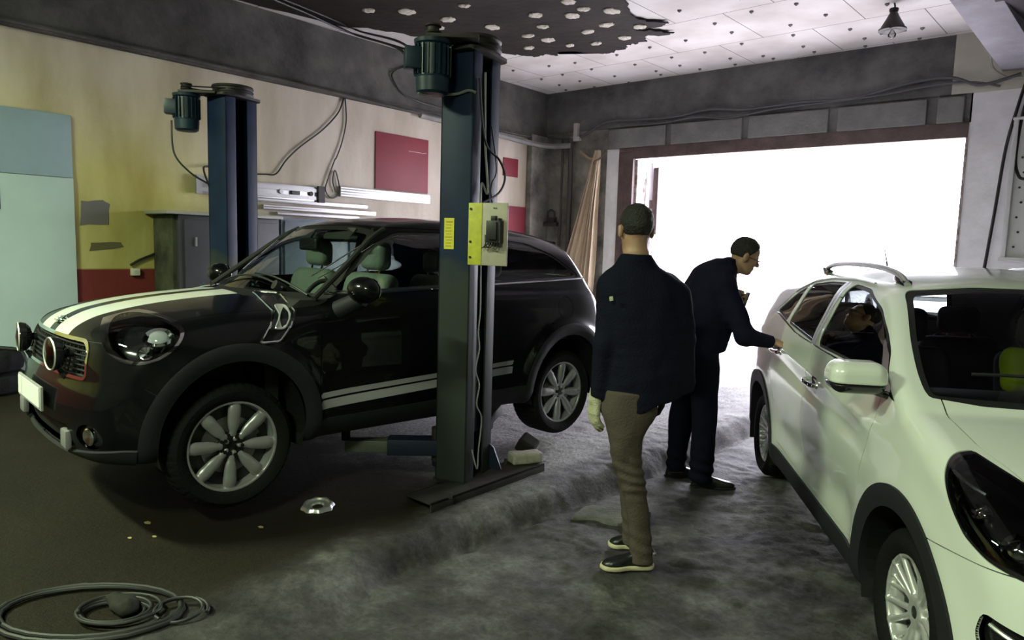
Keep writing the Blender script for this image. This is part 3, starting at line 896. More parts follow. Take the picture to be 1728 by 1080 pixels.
# ------------------------------------------------------------------ black three-door car on the lift
def build_black_car():
    yaw = 1.486; pitch = math.asin(.047 / 2.6)
    root = empty('car', (0, 0, 0), label='black three-door hatchback with white bonnet stripes raised on the lift', cat='car')
    c, s = math.cos(yaw), math.sin(yaw); cp, sp = math.cos(-pitch), math.sin(-pitch)
    xd = Vector((c * cp, s * cp, sp)); yd = Vector((-s, c, 0)); zd = xd.cross(yd)
    root.matrix_world = Matrix(((xd.x, yd.x, zd.x, -4.1998), (xd.y, yd.y, zd.y, 1.8585), (xd.z, yd.z, zd.z, .33), (0, 0, 0, 1)))
    W = spl([(.1, .78), (.2, .80), (.3, .845), (.45, .865), (.6, .875), (.75, .872), (.88, .86), (.97, .84), (1.04, .80), (1.10, .775), (1.2, .735), (1.3, .69), (1.38, .645), (1.45, .585), (1.52, .50), (1.7, .3)])
    T0 = spl([(-1.2, .60), (-.80, .70), (-.70, .775), (-.64, .825), (-.55, .87), (-.42, .912), (-.2, .955), (.1, .99), (.30, 1.01), (.36, 1.03), (.66, 1.235), (.92, 1.405), (1.04, 1.462), (1.25, 1.498), (1.6, 1.522), (2.0, 1.520), (2.4, 1.492), (2.66, 1.452), (2.78, 1.41), (2.92, 1.28), (3.08, 1.12), (3.16, 1.06), (3.28, .96), (3.5, .7), (4, .2)])
    crown = lambda x: np.interp(x, [-.8, -.3, .3, .9, 2.6, 3.1], [.16, .13, .10, .14, .15, .12])
    xf = spl([(0, -.56), (.18, -.64), (.26, -.695), (.36, -.715), (.46, -.712), (.54, -.70), (.60, -.68), (.66, -.67), (.74, -.655), (.82, -.64), (.9, -.58), (1.6, -.2)])
    xr = spl([(0, 3.05), (.2, 3.17), (.35, 3.24), (.6, 3.25), (.8, 3.20), (.95, 3.16), (1.1, 3.08), (1.2, 3.03), (1.6, 2.88)])
    taper = lambda x: .20 * np.clip((-.25 - x) / .6, 0, 1) ** 2.0 + .16 * np.clip((x - 2.7) / .6, 0, 1) ** 2.2
    body = CarBody(W, T0, crown, xf, (.15, 2.6), xr, (.16, 2.8), lambda x: np.interp(x, [-.9, -.5, 0, 2.6, 3.0, 3.3], [.23, .22, .20, .20, .24, .30]),
                   taper, lambda x: np.interp(x, [-.5, .0, .3, 1.0, 2.6, 3.1], [.0, .1, .62, .15, .0, -.25]), lambda x: np.interp(x, [-.5, .2, .45, .9, 1.3, 2.6, 3.0], [.17, .13, .05, .07, .13, .12, .10]), .11)
    def extra(x, z):     # wheel-arch flares, shoulder line
        e = 0
        for xc in (0, 2.596):
            r = np.hypot(x - xc, z - .31); e = e + .028 * np.exp(-((r - .44) / .06) ** 2) * (z > .0)
        return e - .014 * np.exp(-((z - .46) / .07) ** 2) * sstep(.5, .7, x) * (1 - sstep(1.9, 2.1, x))
    body.extra = extra
    G = body.G
    rest = shell(G, (-1.05, -1.05, .02), (3.55, 1.05, 1.75), (-.35, -.38, .35), (2.85, .38, .80), .021)
    strips = []
    def fx(f): return f
    # wheel openings
    RI = .385
    arch = lambda V, R=RI: np.minimum(np.hypot(V[:, 0], V[:, 2] - .31), np.hypot(V[:, 0] - 2.596, V[:, 2] - .31)) - R
    _, rest = split(rest, lambda V: np.maximum(arch(V), .5 - np.abs(V[:, 1])))
    # glass: side
    belt = lambda x: 1.025 + .047 * (x - .7)
    side_poly = roundpoly([(.60, belt(.60)), (1.5, belt(1.5)), (2.72, belt(2.72)), (2.80, belt(2.8) + .02), (2.55, 1.295), (2.30, 1.375), (1.6, 1.418), (1.12, 1.400), (.93, 1.315)], .06)
    fwin = lambda V: np.maximum(sdpoly(V[:, 0], V[:, 2], side_poly), .42 - np.abs(V[:, 1]))
    win, rest = split(rest, fwin)
    # windscreen: limits in the (y,z) view
    ws_poly = roundpoly([(-.735, .985), (.735, .985), (.66, 1.17), (.545, 1.405), (.3, 1.435), (-.3, 1.435), (-.545, 1.405), (-.66, 1.17)], .06)
    fws = lambda V: np.maximum(np.maximum(sdpoly(V[:, 1], V[:, 2], ws_poly), V[:, 0] - 1.35), .0 - (V[:, 0] - .25 + 0 * V[:, 1]))
    ws, rest = split(rest, fws)
    rw_poly = roundpoly([(-.60, 1.10), (.60, 1.10), (.50, 1.39), (-.50, 1.39)], .08)
    frw = lambda V: np.maximum(sdpoly(V[:, 1], V[:, 2], rw_poly), 2.5 - V[:, 0])
    rw, rest = split(rest, frw)
    for M, f, w, nm, m in ((win, fwin, .016, 'side_window', clear), (ws, fws, .03, 'windscreen', clear), (rw, frw, .03, 'rear_window', dark_glass)):
        inner, ring = split(M, lambda V: f(V) + w)
        strips.append(ring)
        if nm == 'side_window':
            # black B pillar between the door glass and the quarter glass
            pil = lambda V: np.abs(V[:, 0] - (1.70 - .10 * (V[:, 2] - 1.1))) - .028
            pb, inner = split(inner, pil); strips.append(pb)
            for sg, q in zip((-1, 1), by_side(inner)):
                a, b = split(q, lambda V: V[:, 0] - 1.7)
                panel('door_window', a, G, m, root, off=-.005, depth=.003)
                panel('quarter_window', b, G, m, root, off=-.005, depth=.003)
        else:
            panel(nm, inner, G, m, root, off=-.003, depth=.003)
    # headlights: big ovals on the front corners
    def fhl(V):
        u = (V[:, 0] + .395) * .91 + (V[:, 2] - .815) * .41; v = -(V[:, 0] + .395) * .41 + (V[:, 2] - .815) * .91
        e = np.sqrt((u / .170) ** 2 + (v / (.092 - .08 * u)) ** 2)
        return np.maximum((e - 1) * .12, .35 - np.abs(V[:, 1]))
    hl, rest = split(rest, fhl)
    for q in by_side(hl):
        inner, ring = split(q, lambda V: fhl(V) + .015)
        h = panel('headlight', ring, G, chrome, root, off=.004, depth=.02)
        panel('headlight_bowl', inner, G, trimb, h, off=-.075, depth=0)
        panel('headlight_lens', inner, G, lamp_glass, h, off=.002, depth=.0)
        sg = -1 if q[0][:, 1].mean() < 0 else 1
        pc = body.side([-.35], [.845], sg, -.055)[0]; n = grad(G, pc[None])[0]
        MB().lathe(pc - n * .03, n, [(0, .068), (.05, .070), (.062, .062), (.055, .050), (.045, .0)], 28).build('projector_lamp', chrome, h)
        MB().lathe(pc + n * .012, n, [(0, .045), (.02, .04), (.034, .022), (.038, 0)], 24).build('projector_lens', mat('lens_crystal', (.8, .85, .9), .04, .3, coat=1), h)
        pc = body.side([-.43], [.765], sg, -.05)[0]; n = grad(G, pc[None])[0]
        MB().lathe(pc - n * .03, n, [(0, .03), (.05, .036), (.055, .030), (.04, .0)], 20).build('turn_lamp', chrome, h)
    # grille
    gp = roundpoly([(-.60, .60), (.60, .60), (.565, .745), (.50, .79), (-.50, .79), (-.565, .745)], .05)
    fg = lambda V: np.maximum(sdpoly(V[:, 1], V[:, 2], gp), V[:, 0] + .40)
    gr, rest = split(rest, fg)
    inner, ring = split(gr, lambda V: fg(V) + .016)
    g = panel('grille', ring, G, chrome, root, off=.004, depth=.03)
    panel('grille_backing', inner, G, seal, g, off=-.05, depth=0)
    b = MB()
    for k in range(7):
        z = .622 + k * .0235; ys = np.linspace(-.55, .55, 23); P = body.front(ys, np.full(23, z), -.014)
        b.tube([tuple(q) for q in P], .0055, 6)
    for y in np.linspace(-.5, .5, 21):
        P = body.front(np.full(5, y), np.linspace(.61, .78, 5), -.022); b.tube([tuple(q) for q in P], .003, 5)
    b.build('grille_slats', plastic, g)
    # red S-shaped badge area kept plain: small chrome bar badge
    # lower intake
    ip = roundpoly([(-.46, .24), (.46, .24), (.50, .38), (-.50, .38)], .04)
    fi = lambda V: np.maximum(sdpoly(V[:, 1], V[:, 2], ip), V[:, 0] + .4)
    it, rest = split(rest, fi)
    inn = panel('lower_intake', it, G, seal, root, off=-.035, depth=-.035)
    # corner intakes with fog lamps
    fc = lambda V: np.maximum(np.sqrt(((np.abs(V[:, 1]) - .66) / .085) ** 2 + ((V[:, 2] - .345) / .06) ** 2) * .07 - .07, V[:, 0] + .3)
    ct, rest = split(rest, fc)
    for q in by_side(ct):
        h = panel('fog_lamp_housing', q, G, trimb, root, off=-.02, depth=-.02)
        sg = -1 if q[0][:, 1].mean() < 0 else 1
        pc = body.front([sg * .66], [.345], -.02)[0]; n = grad(G, pc[None])[0]
        MB().lathe(pc, n, [(0, .040), (.014, .042), (.018, .036), (.010, .0)], 20).build('fog_lamp', chrome, h)
    # wheel arch trims and lower cladding
    ft = lambda V: np.maximum(arch(V, .468), .45 - np.abs(V[:, 1]))
    tr, rest = split(rest, ft)
    for q in by_side(tr):
        for w in split(q, lambda V: V[:, 0] - 1.3):
            panel('wheel_arch_trim', w, G, plastic, root, off=.012, depth=.05)
    fs = lambda V: np.maximum(np.maximum(V[:, 2] - np.interp(V[:, 0], [.3, 2.3], [.315, .345]), .42 - np.abs(V[:, 1])), np.abs(V[:, 0] - 1.3) - .95)
    sk, rest = split(rest, fs)
    for q in by_side(sk): panel('side_skirt', q, G, plastic, root, off=.008, depth=.03)
    ff = lambda V: np.maximum(V[:, 2] - .245 - .05 * np.clip((np.abs(V[:, 1]) - .4) / .4, 0, 1), V[:, 0] + .35)
    fl, rest = split(rest, ff); panel('front_skirt', fl, G, plastic, root, off=.018, depth=.03)
    fr = lambda V: np.maximum(V[:, 2] - .40, 2.95 - V[:, 0])
    rl, rest = split(rest, fr); panel('rear_skirt', rl, G, plastic, root, off=.01, depth=.03)
    ub, rest = split(rest, lambda V: np.maximum(V[:, 2] - .25, np.abs(V[:, 1]) - .72)); panel('underbody', ub, G, seal, root, depth=0)
    # bumper
    fb = lambda V: V[:, 0] - np.interp(V[:, 2], [.2, .56, .60, .66], [-.33, -.40, -.46, -1.3])
    bp, rest, st = cutout(rest, fb, .0025); strips.append(st); panel('front_bumper', bp, G, black_paint, root)
    # bonnet with its stripes
    fh = lambda V: np.maximum(np.maximum(V[:, 0] - np.interp(np.abs(V[:, 1]), [0, .4, .7], [.30, .40, .55]), np.abs(V[:, 1]) - np.interp(V[:, 0], [-.75, -.3, .4], [.60, .68, .70])), .785 - V[:, 2])
    hd, rest, st = cutout(rest, fh, .0025); strips.append(st)
    h = None; stripes = []
    for sg in (-1, 1):
        f1 = lambda V: np.abs(V[:, 1] * sg - .165) - .118
        a, hd = split(hd, f1)
        core, edge = split(a, lambda V: np.abs(V[:, 1] * sg - .165) - .108)
        line, mid = split(edge, lambda V: np.abs(np.abs(V[:, 1] * sg - .165) - .1) * 0 - 1)
        stripes.append(core); hd = join([hd, edge])
    h = panel('bonnet', hd, G, black_paint, root)
    for q in stripes: panel('bonnet_stripe', q, G, white_stripe, h, off=.0008, depth=.004)
    # badge: chrome wings with round centre
    pc = body.top([-.585], [0.], .012)[0]; n = grad(G, pc[None])[0]
    b = MB().lathe(pc - n * .012, n, [(0, .030), (.008, .030), (.012, .024), (.010, 0)], 24)
    b.build('bonnet_badge', chrome, h)
    b = MB()
    for sg in (-1, 1):
        for k in range(3):
            P = body.top(np.array([-.585 + .012 * (k - 1)] * 4), np.linspace(.03, .088 - .012 * k, 4) * sg, .006); b.tube([tuple(q) for q in P], .0042, 6)
    b.build('badge_wings', chrome, h)
    # doors
    dp = [(.455, .335), (1.62, .36), (1.66, .8), (1.70, 1.08), (1.66, 1.435), (1.05, 1.425), (.80, 1.25), (.52, 1.02), (.47, .8)]
    fd = lambda V: np.maximum(sdpoly(V[:, 0], V[:, 2], dp), .4 - np.abs(V[:, 1]))
    dr, rest, st = cutout(rest, fd, .0025); strips.append(st)
    # fuel flap line
    ffl = lambda V: np.maximum((np.hypot(V[:, 0] - 2.55, V[:, 2] - .90) - .085), .5 + V[:, 1])
    fu, rest, st = cutout(rest, ffl, .002); strips.append(st); panel('fuel_flap', fu, G, black_paint, root)
    # tail lamps and hatch
    ftl = lambda V: np.maximum(np.sqrt(((V[:, 2] - .93) / .13) ** 2 + ((np.abs(V[:, 1]) - .71) / .085) ** 2) * .1 - .1, 2.8 - V[:, 0])
    tl, rest, st = cutout(rest, ftl, .002); strips.append(st)
    for q in by_side(tl): panel('tail_lamp', q, G, mat('red_lamp_plastic', (.45, .01, .01), .15, coat=1), root, off=.006, depth=.02)
    fht = lambda V: np.maximum(np.maximum(.48 - V[:, 2], np.abs(V[:, 1]) - .66), 2.72 - V[:, 0])
    ht, rest, st = cutout(rest, fht, .0025); strips.append(st); panel('tailgate', ht, G, black_paint, root)
    # side stripes low on the door
    sline = lambda x: .372 + .045 * (x - .45)
    ds = []
    for lo, hi in ((.0, .052), (.064, .096)):
        f2 = lambda V: np.maximum(np.maximum(np.abs(V[:, 2] - sline(V[:, 0]) - (lo + hi) / 2) - (hi - lo) / 2, np.abs(V[:, 0] - 1.23) - .765), .5 - np.abs(V[:, 1]))
        out = []
        a, dr = split(dr, f2); out.append(a)
        a, rest = split(rest, f2); out.append(a)
        ds.append(join(out))
    d = None
    for q in by_side(dr): d = panel('door', q, G, black_paint, root)
    for k in ds:
        for q in by_side(k): panel('side_stripe', q, G, silver_stripe, root, off=.0006, depth=.004)
    panel('body_shell', rest, G, black_paint, root)
    panel('panel_seal', join([q for q in strips if q is not None and len(q[1])]), G, seal, root, off=-.005, depth=0)
    wells(root, (0, 2.596), .31, .388, .42, .845, seal)
    # roof inner lining, floor pan, dash, seats
    MB().span((.25, -.70, .24), (2.9, .70, .28)).span((.22, -.7, .24), (.30, .7, .9)).build('floor_pan', seal, root)
    ds_ = MB().prism([(.36, .62), (.62, .66), (.80, .74), (.84, .90), (.76, .965), (.60, .985), (.42, .985), (.34, .93)], 1.42, lambda u, v, w: (u, w - .71, v))
    ds_.build('dashboard', mat('dash_plastic', (.02, .022, .022), .6), root, bevel=.015)
    for q in (-1, 1):
        P = [(.50, q * .715, .99), (.72, q * .66, 1.16), (.95, q * .585, 1.34), (1.08, q * .55, 1.415)]
        # inner pillar trim
        MB().tube(P, .018, 8, smooth=5).build('pillar_trim', mat('pillar_lining', (.03, .03, .03), .7), root)
    for sy in (-.37, .37): seat(root, .99, sy, grey_leather, z=.11, name='front_seat')
    for sy in (-.33, .33): seat(root, 2.06, sy, grey_leather, z=.12, sc=.95, name='rear_seat')
    MB().span((1.72, -.68, .60), (2.65, .68, .62)).span((2.3, -.66, .62), (2.9, .66, .98)).build('parcel_shelf', dark_cloth, root, bevel=.02)
    steering_wheel(root, (.70, -.37, .92), R=.17)
    nets(lambda p: rbox(p, (.0, 0, 0), (.018, .115, .042), .017), (-.04, -.14, -.06), (.04, .14, .06), .006, 'interior_mirror', blackp, root).location = (.86, 0, 1.30)
    MB().cyl((.86, 0, 1.33), (.90, 0, 1.39), .010).build('mirror_stalk', blackp, root)
    for q in (-1, 1):
        MB().prism(roundpoly([(0, 0), (.34, 0), (.34, .12), (0, .12)], .03), .014, lambda u, v, w: (.93 + v * .45 + .0, q * (.05 + u), 1.355 + v * .52 - w)).build('sun_visor', mat('visor_cloth', (.05, .05, .05), .8), root)
    # chrome lines
    for sg in (-1, 1):
        xs = np.linspace(.60, 2.86, 40); b = MB().tube([tuple(q) for q in body.side(xs, belt(xs) - .006, sg, .003)], .0065, 6)
        b.build('belt_moulding', chrome, root)
        P = dense([(.60, belt(.6) + .0), (.60, belt(.6) + .10)], 6, False)
        P2 = dense([(.615, 1.105), (.93, 1.325)], 12, False)
        b = MB().tube([tuple(q) for q in body.side(P2[:, 0], P2[:, 1], sg, .002)], .0045, 6)
        P3 = P2 + np.array([.014, -.012]); b.tube([tuple(q) for q in body.side(P3[:, 0], P3[:, 1], sg, .002)], .0035, 6)
        P4 = dense([(.66, belt(.66)), (.66, belt(.66) + .085)], 5, False); b.tube([tuple(q) for q in body.side(P4[:, 0], P4[:, 1], sg, .002)], .004, 6)
        b.build('window_frame_trim', chrome, root)
        # side scuttle
        sc = roundpoly([(.10, .775), (.215, .775), (.44, 1.0), (.33, 1.0)], .02)
        inner = np.array([(p[0], p[1]) for p in sc]); 
        P = dense(sc, 3); b = MB().tube([tuple(q) for q in body.side(P[:, 0], P[:, 1], sg, .006)], .007, 6, closed=True)
        scu = b.build('side_scuttle', chrome, root)
        u = np.linspace(0, 1, 8); 
        V = []; F = []
        for i_, t in enumerate(np.linspace(0, 1, 12)):
            l = np.array([.10, .775]) * (1 - t) + np.array([.33, 1.0]) * t; r_ = np.array([.215, .775]) * (1 - t) + np.array([.44, 1.0]) * t
            for j_ in u:
                q = l * (1 - j_) + r_ * j_; V.append(q)
        V = np.array(V); P = body.side(V[:, 0], V[:, 1], sg, .004)
        F = np.array([(i_ * 8 + j_, (i_ + 1) * 8 + j_, (i_ + 1) * 8 + j_ + 1, i_ * 8 + j_ + 1) for i_ in range(11) for j_ in range(7)])
        mesh('scuttle_panel', P, F if sg > 0 else F[:, ::-1], trimb, scu)
        lp = dense(roundpoly([(.20, .84), (.255, .84), (.355, .945), (.30, .945)], .018), 3)
        Q = body.side(lp[:, 0], lp[:, 1], sg, .008); b = MB().tube([tuple(q) for q in Q], .005, 6, closed=True); b.add([tuple(q) for q in Q], [tuple(range(len(Q)))])
        b.build('side_indicator', mat('indicator_lens', (.62, .63, .66), .2, .5), scu)
        # door handle
        xs = np.linspace(1.38, 1.56, 7); offs = [.006, .03, .036, .036, .036, .03, .006]
        b = MB().tube([tuple(body.side([x], [.935], sg, o)[0]) for x, o in zip(xs, offs)], .011, 8, smooth=3); b.build('door_handle', chrome, root)
        # door mirror
        mc = np.array([.66, sg * .985, 1.055])
        def fm(p):
            q = p - mc; q[:, 1] *= sg
            d = smax(ell(q, (.0, .0, .0), (.085, .115, .075)), q[:, 0] - .045, .03)
            return d
        mo = nets(fm, mc - [.12, .15, .1], mc + [.12, .15, .1], .007, 'door_mirror', black_paint, root)
        b = MB().cyl(tuple(mc + [0.01, -sg * .03, -.05]), tuple(body.side([.60], [.93], sg, .0)[0]), .048, .055, 20)
        b.build('mirror_foot', plastic, mo)
        P = [tuple(mc + [.046, sg * .098 * math.cos(t), .062 * math.sin(t)]) for t in np.linspace(0, 2 * math.pi, 33)[:-1]]
        MB().tube(P, .004, 6, closed=True).build('mirror_ring', chrome, mo)
        b = MB(); b.add([tuple(Vector(p) + Vector((.002, 0, 0))) for p in P], [tuple(range(32))]); b.build('mirror_glass', mirrorm, mo)
        # auxiliary driving lamp in front of the grille
        pc = body.front([sg * .36], [.70], .055)[0]; n = np.array([-1, sg * .10, 0.0]); n /= np.linalg.norm(n)
        L = MB().lathe(pc - n * .045, n, [(0, .02), (.01, .055), (.03, .078), (.055, .084), (.066, .080)], 32)
        L = L.build('driving_lamp', trimb, root)
        MB().lathe(pc - n * .01, n, [(.030, .083), (.036, .079), (.028, .070), (-.006, .03), (-.008, 0)], 32, cap=False).build('lamp_reflector', mat('lamp_reflector_silver', (.75, .75, .75), .3, .35), L)
        MB().lathe(pc - n * .01, n, [(.030, .080), (.040, .05), (.045, 0)], 32, cap=False).build('lamp_cover', lamp_glass, L)
        MB().bar(pc + [.02, 0, -.08], pc + [.05, 0, -.14], .03, .02).cyl(pc + [.03, 0, 0], pc + [.10, 0, 0], .02).build('lamp_bracket', plastic, L)
    # licence plate, blanked white
    ys = np.linspace(-.26, .26, 9); Pt = body.front(ys, np.full(9, .525), .018); Pb = body.front(ys, np.full(9, .413), .018)
    x = min(Pt[:, 0].min(), Pb[:, 0].min())
    pl = MB().box((x - .004, 0, .469), (.012, .53, .122)).build('licence_plate', mat('plate_frame_grey', (.35, .35, .36), .5), root, bevel=.003)
    MB().box((x - .0115, -.035, .471), (.003, .40, .100)).box((x - .0115, .215, .471), (.003, .08, .100)).build('plate_face', mat('plate_white', (.85, .85, .86), .5), pl)
    # fog bar / tow: lower chrome brake duct
    for sg in (-1, 1):
        pc = body.front([sg * .47], [.31], .004)[0]
        MB().box(pc, (.03, .10, .09)).build('intake_blade', alloy, root, bevel=.012)
    # wipers
    for a, b_ in (((.40, .30, 0), (.44, -.42, 0)), ((.44, -.05, 0), (.50, -.60, 0))):
        P = [tuple(body.top([a[0] + (b_[0] - a[0]) * t + .03], [a[1] + (b_[1] - a[1]) * t], .014)[0]) for t in np.linspace(0, 1, 9)]
        MB().tube(P, .007, 6).build('wiper', blackp, root)
    # roof spoiler lip, fender edge
    ys = np.linspace(-.52, .52, 15); b = MB().tube([tuple(body.top([2.76 - .10 * y * y], [y], .0)[0] + np.array([.02, 0, .0])) for y in ys], .018, 8); b.build('roof_spoiler', black_paint, root)
    # small light scuff on the door
    # wheels
    w0 = make_wheel('petal', .330, .243, .222)
    fr = w0
    for k, (x, sg, z) in list(enumerate(((0, -1, .23), (0, 1, .23), (2.596, -1, .23), (2.596, 1, .23))))[::-1]:
        w = w0 if k == 0 else copy_tree(w0)
        w.parent = root
        w.location = (x, sg * .812, z); w.rotation_euler = (0, rnd.uniform(-.1, .1) + math.pi / 16 * 0, 0 if sg < 0 else math.pi)
        if k == 0:
            w['label'] = 'wheel with its round hub cover missing'
            for c_ in list(w.children):
                if c_.name.startswith('hub_cap'): bpy.data.objects.remove(c_)
            hb = MB().lathe((0, .016, 0), (0, 1, 0), [(0, .030), (0, .068), (.03, .070)], 30, cap=False).lathe((0, .03, 0), (0, 1, 0), [(0, 0), (.0, .032), (.01, .034)], 24, cap=False)
            for q_ in range(5):
                a_ = 2 * math.pi * q_ / 5; hb.cyl((.05 * math.cos(a_), .006, .05 * math.sin(a_)), (.05 * math.cos(a_), .03, .05 * math.sin(a_)), .010, n=6)
            hb.build('open_hub', mat('hub_iron', (.02, .02, .02), .4, .6), w)
    MB().cyl((0, -.75, .23), (0, .75, .23), .03).cyl((2.596, -.75, .23), (2.596, .75, .23), .035).bar((2.2, -.5, .27), (2.2, .5, .27), .1, .06).build('axles', seal, root)
    return root
BLACK = build_black_car()
# ------------------------------------------------------------------ white five-door hatchback in the foreground
def build_white_car():
    yaw = 2.12579
    root = empty('car', (.2294, 3.3415, .0), (0, 0, yaw), label='white five-door hatchback with grey cladding and roof rails in the foreground', cat='car')
    W = spl([(.1, .78), (.2, .82), (.32, .850), (.45, .855), (.6, .862), (.75, .868), (.88, .862), (.98, .848), (1.06, .836), (1.12, .822), (1.2, .797), (1.3, .752), (1.4, .704), (1.48, .655), (1.55, .57), (1.7, .35)])
    T0 = spl([(-1.3, .55), (-.90, .72), (-.80, .82), (-.68, .905), (-.5, .965), (-.2, 1.035), (-.05, 1.065), (.02, 1.078), (.07, 1.11), (.40, 1.31), (.72, 1.492), (.90, 1.548), (1.2, 1.580), (1.6, 1.598), (2.1, 1.590), (2.6, 1.555), (2.9, 1.50), (3.0, 1.44), (3.15, 1.26), (3.3, 1.10), (3.42, .95), (3.6, .6), (4, .2)])
    crown = lambda x: np.interp(x, [-.8, -.3, .1, .8, 2.6, 3.1], [.14, .07, .03, .14, .15, .12])
    xf = spl([(0, -.66), (.18, -.74), (.28, -.83), (.42, -.87), (.56, -.87), (.68, -.85), (.8, -.80), (.9, -.70), (1.0, -.5), (1.6, -.1)])
    xr = spl([(0, 3.2), (.2, 3.32), (.35, 3.38), (.6, 3.40), (.8, 3.37), (.95, 3.34), (1.1, 3.26), (1.2, 3.18), (1.6, 3.0)])
    taper = lambda x: .18 * np.clip((-.30 - x) / .6, 0, 1) ** 2.0 + .14 * np.clip((x - 2.7) / .7, 0, 1) ** 2.2
    body = CarBody(W, T0, crown, xf, (.20, 2.4), xr, (.16, 2.8), lambda x: np.interp(x, [-.9, -.5, 0, 2.6, 3.0, 3.4], [.21, .20, .20, .22, .26, .32]),
                   taper, lambda x: np.interp(x, [-.5, .0, .3, .9, 2.6, 3.1], [.0, .1, .13, .08, .0, -.2]), lambda x: np.interp(x, [-.5, .0, .3, .9, 1.3, 2.6, 3.0], [.10, .08, .05, .06, .12, .12, .10]), .12)
    def extra(x, z):
        e = 0
        for xc in (0, 2.6):
            r = np.hypot(x - xc, z - .31); e = e + .012 * np.exp(-((r - .46) / .08) ** 2)
        e = e - .020 * np.exp(-((z - .50) / .09) ** 2) * sstep(.45, .7, x) * (1 - sstep(1.9, 2.15, x))       # scooped lower doors
        zc = .93 + .055 * (x - .5)                                                                           # shoulder crease
        e = e + .008 * np.exp(-((z - zc) / .03) ** 2) * sstep(.2, .6, x) - .012 * np.exp(-((z - zc + .09) / .05) ** 2) * sstep(.3, .7, x) * (1 - sstep(2.6, 3.0, x))
        return e
    body.extra = extra
    G = body.G
    rest = shell(G, (-1.10, -1.05, .02), (3.65, 1.05, 1.82), (-.42, -.38, .38), (2.95, .38, .88), .020)
    strips = []
    RI = .385
    arch = lambda V, R=RI: np.minimum(np.hypot(V[:, 0], V[:, 2] - .31), np.hypot(V[:, 0] - 2.6, V[:, 2] - .31)) - R
    _, rest = split(rest, lambda V: np.maximum(arch(V), .5 - np.abs(V[:, 1])))
    belt = lambda x: np.interp(x, [.3, 1.3, 1.9, 2.5], [1.118, 1.132, 1.155, 1.225])
    fwp = roundpoly([(.34, belt(.34) + .01), (1.40, belt(1.40)), (1.445, 1.490), (1.12, 1.475), (.80, 1.40), (.60, 1.312), (.45, 1.229)], .05)
    rwp = roundpoly([(1.505, belt(1.5)), (2.16, belt(2.16)), (2.12, 1.452), (1.85, 1.482), (1.545, 1.490)], .035)
    qwp = roundpoly([(2.215, belt(2.2)), (2.56, belt(2.5) + .01), (2.34, 1.37), (2.18, 1.435)], .03)
    for nm, poly in (('front_door_window', fwp), ('rear_door_window', rwp), ('quarter_window', qwp)):
        f = lambda V: np.maximum(sdpoly(V[:, 0], V[:, 2], poly), .42 - np.abs(V[:, 1]))
        w, rest = split(rest, f)
        inner, ring = split(w, lambda V: f(V) + .014); strips.append(ring)
        for q in by_side(inner): panel(nm, q, G, dark_glass, root, off=-.005, depth=.003)
    ws_poly = roundpoly([(-.745, 1.095), (.745, 1.095), (.722, 1.20), (.678, 1.32), (.636, 1.416), (.590, 1.488), (.3, 1.518), (-.3, 1.518), (-.590, 1.488), (-.636, 1.416), (-.678, 1.32), (-.722, 1.20)], .05)
    fws = lambda V: np.maximum(np.maximum(sdpoly(V[:, 1], V[:, 2], ws_poly), V[:, 0] - 1.3), .0 + .30 * V[:, 1] ** 2 - V[:, 0])
    ws, rest = split(rest, fws)
    inner, ring = split(ws, lambda V: fws(V) + .022); strips.append(ring)
    panel('windscreen', inner, G, ws_glass, root, off=-.003, depth=.003)
    rw_poly = roundpoly([(-.62, 1.16), (.62, 1.16), (.52, 1.46), (-.52, 1.46)], .08)
    frw = lambda V: np.maximum(sdpoly(V[:, 1], V[:, 2], rw_poly), 2.6 - V[:, 0])
    rw, rest = split(rest, frw); inner, ring = split(rw, lambda V: frw(V) + .03); strips.append(ring)
    panel('rear_window', inner, G, clear, root, off=-.003, depth=.003)
    # headlights: long swept-back lamps
    hlp = roundpoly([(-.175, 1.01), (-.30, 1.03), (-.52, 1.0), (-.80, .92), (-.86, .76), (-.70, .735), (-.55, .760), (-.45, .795), (-.37, .85), (-.27, .925)], .015)
    fhl = lambda V: np.maximum(sdpoly(V[:, 0], V[:, 2], hlp), np.interp(V[:, 0], [-.85, -.5, -.3, -.08], [.42, .62, .695, .76]) - np.abs(V[:, 1]))
    hl, rest, st = cutout(rest, fhl, .0025); strips.append(st)
    for q in by_side(hl):
        sg = -1 if q[0][:, 1].mean() < 0 else 1
        inner, ring = split(q, lambda V: fhl(V) + .012)
        h = panel('headlight', ring, G, trimb, root, off=.002, depth=.02)
        panel('headlight_housing', inner, G, trimb, h, off=-.06, depth=0)
        panel('headlight_lens', inner, G, glass('smoked_lamp_lens', (.45, .45, .47), 1.5), h, off=.003, depth=.0)
        for a, b_, r in ((-.58, .83, .048), (-.44, .89, .030)):
            pc = body.side([a], [b_], sg, -.045)[0]; n = grad(G, pc[None])[0]
            MB().lathe(pc - n * .02, n, [(0, r * .9), (.03, r), (.038, r * .9), (.028, r * .6), (.034, r * .3), (.036, 0)], 26).build('projector_lamp', chrome, h)
        P = body.side(np.linspace(-.20, -.40, 8), np.linspace(.965, .93, 8), sg, -.02); MB().tube([tuple(q_) for q_ in P], .006, 6).build('lamp_strip', mat('grey_reflector', (.4, .4, .42), .2, .8), h)
    # grille and lower intake
    gp = roundpoly([(-.50, .72), (.50, .72), (.52, .82), (-.52, .82)], .03)
    fg = lambda V: np.maximum(sdpoly(V[:, 1], V[:, 2], gp), V[:, 0] + .5)
    gr, rest = split(rest, fg); g = panel('grille', gr, G, trimb, root, off=-.02, depth=-.02)
    ip = roundpoly([(-.46, .30), (.46, .30), (.42, .50), (-.42, .50)], .04)
    fi = lambda V: np.maximum(sdpoly(V[:, 1], V[:, 2], ip), V[:, 0] + .5)
    it, rest = split(rest, fi); panel('lower_intake', it, G, seal, root, off=-.03, depth=-.03)
